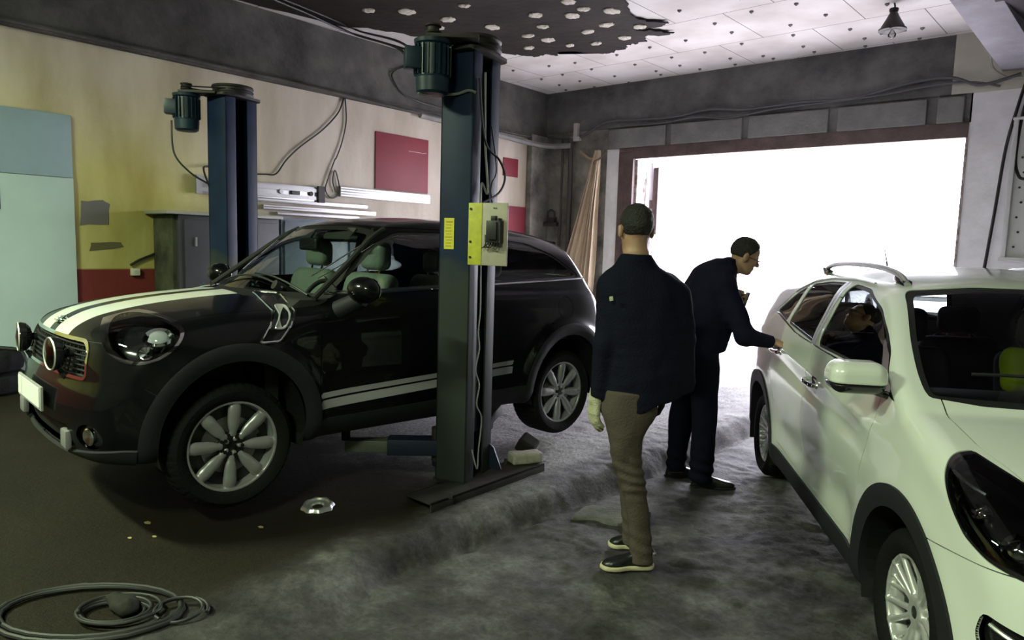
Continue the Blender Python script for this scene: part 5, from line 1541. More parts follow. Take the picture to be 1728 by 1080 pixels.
# bundle along the ceiling to the near lift motor
P0 = [(-7.2, 3.4, 4.38), (-7.5, 4.2, 4.36), (-7.7, 5.0, 4.38), (-7.8, 5.55, 4.36), (-7.86, 5.95, 4.36), (-5.9, 4.9, 3.70), (-4.3, 3.75, 3.10), (-3.15, 2.93, 2.62)]
for k, dz in enumerate((0, .05, -.04)):
    wire('ceiling_cable', [(a + .03 * k, b_ + .04 * k, c_ + dz * (1 - abs(i_ - 3) / 4) + rnd.uniform(-.02, .02)) for i_, (a, b_, c_) in enumerate(P0)], .013, cable_m, 'black ceiling cable slung to the near lift motor, %s of the three side by side' % ('middle', 'uppermost', 'lowest')[k], 8, 'ceiling cables to the near lift post')
# front wall
y = FW - .06
wire('wall_cable', [(-8.2, y, 3.66), (-7.55, y, 3.60), (-7.2, y, 3.72), (-6.9, y, 3.84), (-6.3, y, 3.82), (-5.6, y, 3.80), (-5.0, y, 3.86), (-4.4, y, 3.80), (-3.6, y, 3.82), (-2.9, y, 3.80), (-2.2, y, 3.92), (-1.75, y, 3.93), (-1.4, y, 3.80), (-1.0, y, 3.88)], .022, mat('dusty_cable', (.10, .10, .11), .7), 'upper grey cable draped along the concrete above the gateway')
wire('wall_cable', [(-6.6, y, 3.74), (-5.9, y, 3.72), (-5.2, y, 3.76), (-4.7, y, 3.70), (-4.0, y, 3.76), (-3.3, y, 3.78), (-2.6, y, 3.80), (-1.9, y, 3.86), (-1.5, y, 3.84), (-1.2, y, 3.76)], .016, MATS['dusty_cable'], 'lower grey cable draped along the concrete above the gateway')
wire('wall_pipe', [(-7.62, y - .05, 3.60), (-7.60, y - .05, 2.6), (-7.62, y - .05, 1.2), (-7.62, y - .05, .15)], .045, mat('sooty_pipe', (.05, .05, .05), .6, var=.3), 'thick dark vertical pipe in the left corner of the front wall', 2)
wire('wall_pipe', [(-7.82, y - .04, 3.60), (-7.80, y - .04, 2.9), (-7.85, y - .04, .15)], .022, MATS['sooty_pipe'], 'thin dark vertical pipe beside the thick corner pipe', 2)
wire('wall_pipe', [(-8.2, 7.4, 3.58), (-8.18, 9.0, 3.53), (-8.1, 10.3, 3.47), (-7.6, 10.5, 3.46)], .05, mat('grey_duct', (.20, .20, .20), .6, var=.3), 'grey horizontal pipe turning into the left corner under the beam', 3)
wire('wall_pipe', [(-7.45, y, 3.36), (-7.25, y, 3.22), (-7.12, y, 3.20)], .03, mat('brass_stub', (.36, .30, .22), .5, .3), 'short pale pipe stub beside the top of the curtain', 4)
wire('wall_cable', [(-.92 - .02, y, 3.80), (-1.0, y, 3.5), (-1.08, y, 3.0), (-1.13, y, 2.2), (-1.2, y, 1.2)], .020, cable_m, 'black cable running down the white pier left of the metal rack')
wire('wall_cable', [(-.80, y, 3.82), (-.93, y, 3.5), (-.97, y, 2.9), (-.92, y, 2.66), (-.85, y, 2.62)], .020, cable_m, 'black cable bending down the white pier toward the metal rack')
wire('wall_cable', [(-1.28, y - .3, 4.25), (-1.30, y - .1, 4.0), (-1.15, y, 3.86), (-.98, y, 3.84)], .014, grey_cable, 'pale looping cable under the diagonal beam')
b = MB().span((-8.2 + .55, FW - .1, 3.55), (-8.2 + .75, FW - .02, 3.62)).span((-7.58, FW - .1, 3.62), (-7.50, FW - .02, 3.86))
tag(b.build('pipe_bracket', mat('crusty_white_metal', (.45, .44, .42), .7)), 'small pale bracket at the corner above the pipes', 'bracket')
b = MB().box((-8.02, FW - .08, 2.05), (.30, .12, .07)).box((-8.02, FW - .08, 2.13), (.16, .10, .10)).tube([(-8.10, FW - .1, 2.16), (-8.09, FW - .1, 2.28), (-8.02, FW - .1, 2.32), (-7.95, FW - .1, 2.28), (-7.94, FW - .1, 2.16)], .02, 8)
tag(b.build('wall_hanger', iron, bevel=.004), 'dark iron bracket hanging on the front wall left of the curtain', 'bracket')

# perforated metal rack at the right edge
rk = MB().span((-1.02, FW - .12, 1.66), (-.97, FW - .02, 3.34)).span((-1.03, FW - .13, 3.33), (-.3, FW - .02, 3.36)).span((-1.04, FW - .13, 1.62), (-.3, FW - .02, 1.67)).build('metal_rack', mat('white_rack_paint', (.62, .62, .64), .5), bevel=.004)
tag(rk, 'white perforated metal rack hanging on the pier at the right edge', 'rack')
MB().span((-.97, FW - .07, 1.66), (-.30, FW - .05, 3.34)).build('back_sheet', MATS['white_rack_paint'], rk)
for k in range(9):
    for q in range(3):
        MB().cyl((-.90 + .12 * q + .03 * (k % 2), FW - .085, 1.80 + .18 * k), (-.90 + .12 * q + .03 * (k % 2), FW - .06, 1.80 + .18 * k), .014, n=8).build('hole', seal, rk)

# curtain gathered at the left of the gateway
def curtain():
    n, m_ = 150, 60; V = []
    for j in range(m_ + 1):
        v = j / m_; z = 3.32 - v * 3.1
        xl = np.interp(v, [0, .15, .4, .7, 1], [-7.03, -7.14, -7.36, -7.66, -7.86]); xr = np.interp(v, [0, .15, .5, 1], [-6.93, -6.93, -6.94, -7.0])
        for i in range(n + 1):
            u = i / n
            amp = np.interp(v, [0, .1, .4, 1], [.03, .06, .075, .065])
            ph = 13.5 * math.pi * (u + .02 * math.sin(5 * v + u * 6) + .03 * math.sin(9 * u))
            sag = .10 * math.sin(math.pi * v)
            xx = xl + (xr - xl) * u + .014 * math.cos(ph) + .02 * math.sin(7 * v + 4 * u) * v
            V.append((xx, FW - .17 - amp * math.sin(ph) * (.65 + .35 * math.sin(3 * u * math.pi + 1)) - sag * u * .3, z + .02 * math.sin(ph)))
    F = [(j * (n + 1) + i, j * (n + 1) + i + 1, (j + 1) * (n + 1) + i + 1, (j + 1) * (n + 1) + i) for j in range(m_) for i in range(n)]
    cm = mat('tan_curtain_cloth', (.62, .50, .38), .85, var=.12, vscale=2)
    o = mesh('curtain', V, F, cm); md = o.modifiers.new('thick', 'SOLIDIFY'); md.thickness = .004
    tag(o, 'tan pleated curtain gathered and hanging at the left of the gateway', 'curtain')
    MB().tube([(-7.05, FW - .17, 3.10), (-6.98, FW - .28, 3.13), (-6.90, FW - .2, 3.2), (-6.88, FW - .1, 3.34)], .014, 6, smooth=5).build('tie_cord', mat('tie_cord_dark', (.12, .09, .07), .8), o)
curtain()
# gate leaf edge with lock bar, opened outward
g = MB().span((-6.30, FW + .45, .02), (-6.22, FW + 2.4, 3.15)).build('gate_leaf', mat('pale_gate_sheet', (.6, .6, .66), .6), bevel=.01)
tag(g, 'pale sheet gate leaf folded open outside the left jamb', 'gate')
MB().span((-6.20, FW + .42, 1.9), (-6.10, FW + .5, 3.06)).span((-6.26, FW + .42, 2.35), (-6.20, FW + .5, 2.5)).build('lock_bar', steel, g, bevel=.01)

# ================================================================== CEILING THINGS
# pendant lamp
L = empty('pendant_lamp', (-2.08, 8.94, CZ), label='black cone-shaped industrial lamp with bare bulb hanging from the white ceiling', cat='lamp')
black_l = mat('black_lamp_enamel', (.015, .013, .014), .5)
L.scale = (.82, .82, .72)
MB().tube([(0, 0, 0), (.01, 0, -.05), (0, 0, -.10)], .012, 8).build('cord', cable_m, L)
MB().lathe((0, 0, -.08), (0, 0, -1), [(0, .02), (0, .055), (.015, .06), (.05, .055), (.06, .045), (.09, .06), (.16, .09), (.27, .145), (.30, .150), (.31, .175), (.335, .178), (.34, .15), (.33, .10), (.30, .0)], 36).build('lamp_shade', black_l, L)
for a in (0.6, 2.7, 4.8): MB().box((.17 * math.cos(a), .17 * math.sin(a), -.40), (.03, .03, .05)).build('shade_clip', black_l, L)
MB().lathe((0, 0, -.40), (0, 0, -1), [(0, .02), (.03, .03), (.07, .052), (.10, .048), (.125, .025), (.132, 0)], 24).build('bulb', glass('frosted_bulb', (.8, .8, .8), 1.45), L)

# pale foam plugs showing through holes of the dark sheet
foam = mat('foam_plug', (.60, .56, .50), .9, var=.2, vscale=20, bump=.6, bscale=60)
proto = None
px = [(-7.10, 5.55), (-6.75, 5.85), (-6.55, 6.35), (-6.9, 6.5), (-6.02, 6.10), (-6.3, 6.9), (-6.15, 7.45), (-5.55, 6.85), (-5.75, 7.25), (-5.40, 7.75), (-6.05, 7.75), (-5.95, 8.12), (-5.2, 7.12), (-4.95, 6.7), (-4.72, 7.25), (-5.05, 7.65), (-4.75, 7.95), (-5.15, 8.25), (-5.6, 8.25), (-6.5, 7.9), (-4.95, 7.0), (-6.45, 5.4)]
import_on = None
def plug(i, x_, y_, r_):
    b = MB(); n = 18; ring = [(math.cos(2 * math.pi * k / n), math.sin(2 * math.pi * k / n)) for k in range(n)]
    V = [(0, 0, -.05)]; F = []
    for q, (rr, zz) in enumerate(((.45, -.046), (.8, -.036), (1, -.02), (1.02, .0))):
        V += [(c_ * rr * r_ * (1 + .10 * math.sin(3 * k + i)), s__ * rr * r_ * (1 + .10 * math.cos(2 * k + i)), zz + .006 * math.sin(5 * k + i + q)) for k, (c_, s__) in enumerate(ring)]
    F += [(0, 1 + (k + 1) % n, 1 + k) for k in range(n)]
    for q in range(3): F += [(1 + q * n + k, 1 + q * n + (k + 1) % n, 1 + (q + 1) * n + (k + 1) % n, 1 + (q + 1) * n + k) for k in range(n)]
    b.add(V, F); return b.build('foam_plug', foam)
protos = [plug(i, 0, 0, .088 + .012 * (i % 3)) for i in range(4)]
for i, (a, b_) in enumerate(px):
    o = protos[i] if i < 4 else protos[i % 4].copy()
    if i >= 4: COL.objects.link(o)
    o.location = (a, b_, CZ - .036); o.rotation_euler = (0, 0, rnd.uniform(0, 6)); s__ = rnd.uniform(.75, 1.15); o.scale = (s__, s__ * rnd.uniform(.75, 1), .5)
    tag(o, 'round pale foam plug showing through a hole in the dark ceiling sheet', 'foam plug', 'foam plugs in the dark ceiling sheet')
def to_px(p):
    v = co.matrix_world.inverted() @ Vector(p); return 864 + 1180 * v.x / -v.z, 540 - 1180 * v.y / -v.z
pl_ = [(to_px(o.location), o) for o in bpy.data.objects if o.name.startswith('foam_plug')]
vis = [q for q in pl_ if 0 < q[0][0] < 1728 and 6 < q[0][1] < 1080]
for key, rev, txt in ((lambda q: q[0][0], False, 'leftmost'), (lambda q: q[0][0], True, 'rightmost'), (lambda q: q[0][1], True, 'lowest'),
                      (lambda q: abs(q[0][0] - 715) + abs(q[0][1] - 30), False, 'nearest-to-the-lift-motor')):
    for q in sorted(vis, key=key, reverse=rev):
        if q[1]['label'].startswith('round'):
            q[1]['label'] = '%s pale foam plug of those in the dark ceiling sheet' % txt; break
# dark washers fixing the foam boards
w0 = MB().lathe((0, 0, 0), (0, 0, -1), [(0, .025), (.012, .025), (.024, .010), (.03, 0)], 12).build('ceiling_washer', mat('dark_washer', (.12, .11, .12), .6))
pts = [(x_, y_) for x_ in np.arange(-7.7, -1.5, .62) for y_ in (8.95, 9.55, 10.15, 10.5)] + [(x_, y_) for x_ in np.arange(-4.1, -1.5, .62) for y_ in (6.6, 7.2, 7.8, 8.4)]
for i, (a, b_) in enumerate(pts):
    o = w0 if i == 0 else w0.copy()
    if i: COL.objects.link(o)
    o.location = (a + rnd.uniform(-.12, .12), b_ + rnd.uniform(-.1, .1), CZ)
    tag(o, 'small dark washer fixing the white ceiling boards', 'washer', 'washers on the white ceiling')

# ================================================================== THINGS ON THE FLOOR
# hub cover lying face up in front of the wheel
zf = .127
hc = MB(); n = 40
prof = [(.0, .030), (.010, .034), (.012, .055), (.022, .060), (.022, .068), (.010, .078)]
V = []; 
for q, (h_, r_) in enumerate(prof + [(.0, .082), (.0, .026)]):
    for k in range(n):
        a = 2 * math.pi * k / n; lob = 1 + (.055 * math.cos(8 * a) if r_ > .065 else 0)
        V.append((r_ * 1.12 * lob * math.cos(a), r_ * 1.12 * lob * math.sin(a), h_ + .002))
m_ = len(prof) + 2
F = [(q * n + k, q * n + (k + 1) % n, ((q + 1) % m_) * n + (k + 1) % n, ((q + 1) % m_) * n + k) for q in range(m_) for k in range(n)]
hcv = mesh('wheel_hub_cover', V, F, mat('silver_plastic', (.55, .55, .56), .3, .7), sharp=30)
hcv.location = (-3.31, 2.25, zf); hcv.rotation_euler = (.12, .05, .3)
tag(hcv, 'silver scalloped ring-shaped hub cover lying on the floor by the front wheel', 'hub cover')

# brick and block on the lift base
def lump(name, c, hd, R, m, label, cat, amp=.008, fr=9):
    def f(p): return rbox(p, (0, 0, 0), hd, .012) + amp * fbm(p * fr + c[0] * 9, 3)
    lo = [-h_ - .03 for h_ in hd]; hi = [h_ + .03 for h_ in hd]
    o = nets(f, lo, hi, .008, name, m); o.location = c; o.rotation_euler = R; tag(o, label, cat); return o
lump('brick', (-2.90, 3.62, .215), (.11, .055, .036), (0, 0, 1.1), mat('pale_brick', (.40, .38, .33), .85, var=.2, vscale=20), 'pale worn brick lying on the base of the near lift post', 'brick')
lump('wooden_block', (-3.03, 3.80, .235), (.065, .06, .055), (.3, .5, .4), mat('dark_block', (.02, .018, .017), .8), 'dark block tipped against the pale brick on the lift base', 'block', .004)

# small chips and leaves on the floor
for i, (a, b_, s__, z_) in enumerate(((-3.75, 1.50, .016, .128), (-3.62, 1.36, .010, .128), (-3.55, 1.45, .010, .128), (-3.28, 1.88, .013, .128))):
    o = MB().prism(wob([(-1, -.6), (.2, -.9), (1, .1), (.3, .8), (-.8, .6)], .1, 2), .15, lambda u, v, w: (u * s__ * 1.5, v * s__, w * s__)).build('paint_chip', mat('ochre_chip', (.42, .34, .16), .8))
    o.location = (a, b_, z_); tag(o, ('largest ochre chip on the dark floor below the black car bumper', 'small ochre chip nearest the camera on the dark floor', 'small ochre chip beside the largest one on the dark floor', 'lone ochre chip on the floor just below the front wheel')[i], 'chip', 'ochre chips on the floor')
# broken slab plate by the platform edge
c, poly = (-2.16, 3.60), [(-.24, -.10), (.02, -.17), (.20, -.10), (.22, .06), (.05, .13), (-.20, .09)]
zz = float(floor_z(np.array([c[0]]), np.array([c[1]]))[0])
o = nets(lambda p: smax(sdpoly(p[:, 0], p[:, 1], poly) + .05 * fbm(p * 7, 3), np.abs(p[:, 2] + .012 * fbm(p * 6 + 3, 3)) - .020, .008), (-.34, -.3, -.06), (.34, .3, .06), .010, 'concrete_plate', mat('crust_concrete', (.16, .15, .15), .85, col2=(.07, .068, .068), vscale=5, bump=.6, bscale=40))
o.location = (c[0], c[1], zz + .008); o.rotation_euler = (.03, -.02, .5)
tag(o, 'flat broken concrete plate on the ground at the foot of the raised slab', 'concrete plate')
# coiled hose at the lower left
hose_m = mat('dark_hose', (.022, .022, .024), .5)
hz = lambda x_, y_, r_: float(floor_z(np.array([x_]), np.array([y_]))[0]) + r_
def coil(cx, cy, rx, ry, turns, r_, label, jitter, name='cable_coil', a0=0., ang=.7, lift=.0):
    P = []
    N = int(24 * turns)
    jit = [rnd.uniform(-1, 1) for _ in range(int(turns) + 3)]
    for k in range(N + 1):
        t_ = k / 24; a = a0 + 2 * math.pi * t_; j_ = jit[int(t_)] * (1 - t_ % 1) + jit[int(t_) + 1] * (t_ % 1)
        u = (rx + jitter * j_) * math.cos(a) + .3 * jitter * j_; v = (ry + jitter * j_) * math.sin(a)
        x_ = cx + u * math.cos(ang) - v * math.sin(ang); y_ = cy + u * math.sin(ang) + v * math.cos(ang)
        P.append((x_, y_, hz(x_, y_, r_) + .006 * t_ + lift * (1 + math.sin(a))))
    o = MB().tube(P, r_, 8).build(name, hose_m); tag(o, label, 'cable'); return o
coil(-2.98, .97, .36, .21, 2.3, .010, 'large loose loop of black hose on the floor at the lower left', .03, a0=2)
coil(-2.90, 1.03, .14, .10, 4.6, .007, 'tight bundle of black cable inside the larger hose loop', .03)
coil(-2.72, 1.20, .10, .08, 1.7, .007, 'small ring of cable at the right of the hose coil', .01, lift=.012)
nets(lambda p: ell(p, (0, 0, 0), (.10, .05, .035)) + .02 * fbm(p * 18, 3), (-.14, -.09, -.06), (.14, .09, .06), .008, 'cable_reel', mat('black_rag', (.025, .025, .022), .8)).location = (-2.92, 1.06, .155)
tag(bpy.data.objects['cable_reel'], 'dark knotted rag lying in the coiled cable', 'rag')
# stack of tyres / dark tub at the far left against the mint door
t0 = MB().lathe((0, 0, 0), (0, 0, 1), [(0, .20), (.0, .29), (.03, .33), (.10, .345), (.17, .33), (.20, .29), (.20, .20), (.17, .19), (.03, .19)], 48, cap=False)
o = t0.build('old_tyre', rubber); o.location = (-7.93, 1.74, .125); tag(o, 'worn black tyre lying flat against the mint door, bottom of two', 'tyre')
o2 = o.copy(); COL.objects.link(o2); o2.location = (-7.92, 1.72, .327); o2['label'] = 'worn black tyre lying on top of another against the mint door'
wire('tyre_cable', [(-8.1, 1.5, .545), (-7.95, 1.7, .55), (-7.75, 1.9, .545), (-7.57, 1.98, .50), (-7.52, 2.0, .14)], .014, cable_m, 'black cable draped over the two old tyres')
# actual light fittings behind the camera
for i, (p, e) in enumerate(LAMPS):
    o = MB().box((p[0], p[1], p[2] + .02), (1.3, .16, .06)).build('tube_lamp', mat('lamp_body', (.7, .7, .7), .5), bevel=.01)
    MB().box((p[0], p[1], (p[2] + CZ + .05) / 2), (.04, .04, CZ - p[2] - .05)).build('hanger', iron, o)
    tag(o, 'white tube light fitting hung from the ceiling, %s of the two' % ('left' if i == 0 else 'right'), 'lamp')
    MB().cyl((p[0] - .6, p[1], p[2] - .03), (p[0] + .6, p[1], p[2] - .03), .018, n=12).build('tube', mat('lit_tube', (.9, 1, .8), .5, emit=((.84, 1, .64), 6)), o)
# ================================================================== PEOPLE
skin = mat('skin', (.42, .24, .17), .5, var=.08, vscale=12)
hair_m = mat('dark_hair', (.012, .010, .009), .6, bump=.6, bscale=120)
navy = mat('navy_jacket_cloth', (.007, .0075, .018), .85, spec=.1, bump=.3, bscale=90)
navy2 = mat('dark_navy_overall_cloth', (.010, .009, .026), .85, spec=.1, bump=.3, bscale=90)
navy3 = mat('dark_trouser_cloth', (.009, .009, .022), .9, spec=.1, bump=.2, bscale=90)
olive = mat('olive_brown_trouser_cloth', (.088, .070, .060), .9, spec=.1, bump=.3, bscale=90)
shoe_b = mat('black_shoe_leather', (.012, .012, .014), .35)
sole_c = mat('cream_rubber_sole', (.55, .50, .34), .6)
sole_b = mat('black_rubber_sole', (.015, .014, .014), .7)
glove_m = mat('pale_work_glove', (.52, .49, .36), .85, bump=.5, bscale=160)
glove_d = mat('dark_work_glove', (.02, .02, .025), .8)

def fold(p, amp, f=(6, 6, 3), seed=0.):
    return amp * fbm(p * np.array(f) + seed, 3)

def hand_sdf(p, wrist, d, palm_n, thumb_side, curl, s=1., spread=1.):
    """wrist point, d pointing from wrist to fingertips, palm_n = direction the palm faces, thumb_side = +1/-1"""
    d = Vector(d).normalized(); n = Vector(palm_n); n = (n - d * n.dot(d)).normalized(); x = d.cross(n) * thumb_side
    W = Vector(wrist); P = lambda a, b, c: tuple(W + x * a * s + d * b * s + n * c * s)
    ds = [cap(p, P(.0, -.02, 0), P(.0, .02, 0), .026 * s, .028 * s)]
    for k in range(4):
        a = (.030 - .020 * k) * spread
        ds.append(cap(p, P(a * .55, .01, 0), P(a, .085 - .004 * abs(k - 1), 0), .0165 * s, .0115 * s))
    palm = union(ds, .012)
    out = [palm]
    L = [.040, .045, .042, .033]
    for k in range(4):
        a = (.030 - .020 * k) * spread; base = (a, .088 - .004 * abs(k - 1), .0)
        c = curl[k] if isinstance(curl, (list, tuple)) else curl
        t1 = c * .5; q1 = (a * 1.05, base[1] + L[k] * math.cos(t1), L[k] * math.sin(t1))
        t2 = c * 1.3; q2 = (a * 1.05, q1[1] + L[k] * .72 * math.cos(t2), q1[2] + L[k] * .72 * math.sin(t2))
        t3 = c * 1.9; q3 = (a * 1.03, q2[1] + L[k] * .5 * math.cos(t3), q2[2] + L[k] * .5 * math.sin(t3))
        f = union([cap(p, P(*base), P(*q1), .0100 * s, .0090 * s), cap(p, P(*q1), P(*q2), .0090 * s, .0083 * s), cap(p, P(*q2), P(*q3), .0083 * s, .0072 * s)], .003)
        out.append(f)
    b0, b1, b2, b3 = (.022, .015, .006), (.048, .045, .020), (.052, .075, .030), (.046, .097, .036)
    th = union([cap(p, P(*b0), P(*b1), .017 * s, .0125 * s), cap(p, P(*b1), P(*b2), .0120 * s, .0100 * s), cap(p, P(*b2), P(*b3), .0100 * s, .0080 * s)], .006)
    r = out[0]
    for q in out[1:]: r = smin(r, q, .006)
    return smin(r, th, .010)

def head_sdf(p, c, yaw, pitch, s=1.):
    """face looks along local +x; yaw about z, pitch nods down"""
    q = (p - np.array(c, float)) / s
    R = np.array(Matrix.Rotation(yaw, 3, 'Z') @ Matrix.Rotation(pitch, 3, 'Y'))
    q = q @ R
    ay = np.abs(q[:, 1]); m = np.stack([q[:, 0], ay, q[:, 2]], -1)
    d = ell(q, (-.012, 0, .035), (.096, .076, .092))
    d = smin(d, ell(q, (.022, 0, -.035), (.064, .056, .078)), .03)
    d = smin(d, ell(q, (.062, 0, -.085), (.022, .026, .018)), .03)      # chin
    d = smin(d, cap(m, (-.01, .052, -.035), (.045, .030, -.082), .016, .014), .02)
    d = smin(d, ell(m, (.066, .030, .022), (.018, .028, .010)), .014)    # brow
    d = smin(d, cap(q, (.080, 0, .018), (.104, 0, -.018), .008, .013), .010)   # nose
    d = smin(d, ell(m, (.092, .011, -.022), (.011, .009, .008)), .006)
    d = smin(d, ell(m, (.058, .036, -.012), (.026, .022, .020)), .014)    # cheek
    d = smin(d, ell(q, (.083, 0, -.048), (.010, .022, .006)), .006)      # upper lip
    d = smin(d, ell(q, (.080, 0, -.058), (.011, .019, .007)), .006)
    d = smax(d, -ell(q, (.094, 0, -.0528), (.010, .020, .0016)), .002)
    d = smax(d, -ell(m, (.088, .031, .005), (.014, .015, .010)), .008)    # eye socket
    d = smin(d, ell(m, (.068, .031, .004), (.012, .012, .011)), .002)
    e = smax(ell(m, (-.008, .085, -.004), (.020, .013, .034)), -ell(m, (.002, .098, .0), (.010, .008, .020)), .004)
    return smin(d, e, .006) * s
def hair_sdf(p, c, yaw, pitch, s, line):
    q = (p - np.array(c, float)) / s
    R = np.array(Matrix.Rotation(yaw, 3, 'Z') @ Matrix.Rotation(pitch, 3, 'Y')); q = q @ R
    d = ell(q, (-.015, 0, .040), (.103, .081, .097)) + .003 * fbm(q * 60, 2)
    front = q[:, 0] - .050 - .6 * (q[:, 2] - .07)
    low = line - q[:, 2] - .9 * np.maximum(q[:, 0] + .03, 0) * 0
    cut = np.maximum(front * .7, low)
    side = .012 - q[:, 2] + .0; side = np.where(q[:, 0] > -.012, side, -1)
    return smax(smax(d, cut, .012), side, .008) * s

def shoe_sdf(p, heel, toe, s=1., flare=1.):
    a, b = Vector(heel), Vector(toe); d = b - a; L = d.length; ang = math.atan2(d.y, d.x)
    q = (p - np.array(heel, float)); R = np.array(Matrix.Rotation(ang, 3, 'Z')); q = q @ R
    x, y, z = q[:, 0] / L, q[:, 1], q[:, 2]
    wd = spl([(-.2, .012), (0, .034), (.15, .037), (.45, .036), (.72, .048), (.92, .038), (1.0, .016), (1.2, .005)])(x) * s
    cy = spl([(-.2, 0), (.4, 0), (.75, .004), (1.2, 0)])(x)
    out = (np.abs(y - cy) - wd)
    endc = np.maximum(-x, x - 1) * L
    plan = smax(out, endc, .05)
    top = spl([(-.2, .07), (0, .085), (.12, .105), (.34, .10), (.5, .078), (.75, .056), (.95, .044), (1.1, .03)])(x) * s
    return plan, z, top
def make_shoe(parent, heel, toe, upper, sole, s=1., th=.024):
    lo = np.minimum(heel, toe) - np.array([.09, .09, .02]); hi = np.maximum(heel, toe) + np.array([.09, .09, .15])
    def fu(p):
        plan, z, top = shoe_sdf(p, heel, toe, s)
        return smax(smax(plan + .004 + .12 * np.maximum(z - .03, 0), z - top, .03), th * .6 - z, .004) + .0015 * fbm(p * 30, 2)
    def fs(p):
        plan, z, top = shoe_sdf(p, heel, toe, s)
        return smax(smax(plan - .004, z - th - .006 * np.maximum(plan * 0, 0), .006), -z, .006)
    u = nets(fu, lo, hi, .005, 'shoe', upper, parent)
    nets(fs, lo, hi, .005, 'shoe_sole', sole, u)
    return u

# ---------------------------------------------------------------- man standing with his back to the camera
def standing_man():
    z0 = float(floor_z(np.array([-1.75]), np.array([3.12]))[0])
    r = empty('person', (-1.75, 3.12, 0), (0, 0, math.atan2(.6474, .7621)), 'person in dark jacket, olive trousers and pale glove standing with his back turned', 'person')
    hc = (-.072, .01, 1.715)
    leg1 = [(.92, -.075, -.04, .125, .125), (.82, -.07, -.06, .130, .10), (.70, -.085, -.07, .092, .09), (.58, -.078, -.07, .078, .078), (.44, -.040, -.075, .066, .068), (.30, -.008, -.08, .060, .062), (.16, .012, -.08, .058, .058), (.040, .024, -.08, .062, .062)]
    leg2 = [(.92, -.060, .07, .10, .10), (.82, -.045, .10, .095, .09), (.70, -.045, .11, .078, .085), (.58, -.050, .12, .070, .075), (.44, -.030, .13, .060, .065), (.30, -.010, .14, .055, .06), (.16, .005, .14, .052, .056), (.035, .012, .14, .058, .060)]
    shrink = lambda rows, d: [(a, b, c, e - d, f - d) for a, b, c, e, f in rows]
    tors = [(1.60, -.065, .0, .06, .06), (1.54, -.060, .0, .105, .07), (1.50, -.052, -.0, .165, .090), (1.46, -.045, .0, .195, .110), (1.40, -.035, .0, .205, .128), (1.28, -.015, .0, .212, .140), (1.14, .0, .0, .205, .140), (1.0, .002, .0, .205, .140), (.90, -.005, .0, .20, .14), (.80, -.01, .0, .20, .14)]
    def body(p):
        d = head_sdf(p, hc, math.pi / 2 + .25, .10, 1.0)
        d = smin(d, cap(p, (-.068, -.005, 1.66), (-.058, -.005, 1.52), .056, .062), .02)
        t = loft(p, [(a, b, c, e * .80, f * .80) for a, b, c, e, f in tors if .8 < a])
        d = smin(d, t, .04)
        for rows in (leg1, leg2): d = smin(d, loft(p, shrink([q for q in rows], .016)), .03)
        for a, b, c in (((-.175, .0, 1.42), (-.207, -.052, 1.15), (-.226, -.032, .90)), ((.10, .03, 1.43), (.165, .08, 1.17), (.130, .115, .88))):
            d = smin(d, union([cap(p, a, b, .040, .036), cap(p, b, c, .036, .028)], .02), .03)
        for h, t_ in (((.05, -.08, .05), (-.10, -.09, .03)), ((.03, .14, .05), (-.05, .16, .03))):
            d = smin(d, cap(p, h, t_, .026, .018), .008)
        d = smin(d, hand_sdf(p, (-.238, -.02, .885), (-.08, .05, -1), (.9, .35, 0), -1, .5), .012)
        d = smin(d, hand_sdf(p, (.135, .125, .885), (.0, .15, -1), (-.9, .3, 0), 1, .7), .012)
        return d
    b = nets(body, (-.36, -.22, .0), (.34, .30, 1.86), .0075, 'body', skin, r)
    nets(lambda p: hair_sdf(p, hc, math.pi / 2 + .25, .10, 1.0, -.030), (-.22, -.14, 1.62), (.08, .16, 1.88), .005, 'hair', hair_m, r)
    def jacket(p):
        hem = p[:, 2] - (.862 + .26 * (p[:, 0] - .06)) - .008 * np.sin(p[:, 0] * 30)
        t = loft(p, [(a, b, c, e + .014, f + .022) for a, b, c, e, f in tors] + [])
        fl = cap(p, (.165, .02, 1.40), (.235, .0, .97), .045, .026, (1, 1.6, 1))           # open front hanging wide on the right
        t = smin(t, fl, .07)
        t = smin(t, cap(p, (.10, .0, 1.05), (.215, .0, .90), .09, .035, (1, 1.3, 1)), .06)
        for a, b_, c, r1, r2, r3 in (((-.185, .0, 1.435), (-.215, -.055, 1.15), (-.232, -.035, .885), .068, .060, .048), ((.105, .03, 1.455), (.165, .08, 1.17), (.128, .115, .86), .062, .058, .046)):
            pass
        t = smax(t, -hem, .012)
        d = t
        for a, b_, c, r1, r2, r3 in (((-.185, .0, 1.435), (-.207, -.055, 1.15), (-.222, -.035, .90), .068, .058, .047), ((.105, .03, 1.455), (.165, .08, 1.17), (.128, .115, .865), .062, .058, .046)):
            arm_ = union([cap(p, a, b_, r1, r2), cap(p, b_, c, r2, r3)], .025)
            arm_ = np.maximum(arm_, (c[2] - .02) - p[:, 2])
            d = smin(d, arm_, .022)
        d = d + fold(p, .011, (7, 7, 3.2), 4) + fold(p, .006, (5, 5, 16), 8)
        neck = cap(p, (-.075, .03, 1.60), (-.066, .02, 1.49), .060, .058)
        col = smax(loft(p, [(1.50, -.058, .0, .105, .085), (1.555, -.060, -.0, .080, .078), (1.580, -.062, -.005, .070, .072), (1.592, -.062, -.005, .066, .068)]), -1, .01)
        d = smin(d, col, .02)
        return smax(d, -cap(p, (-.066, .0, 1.75), (-.062, .01, 1.57), .062, .058), .006)
    j = nets(jacket, (-.34, -.24, .80), (.32, .26, 1.66), .007, 'jacket', navy, r)
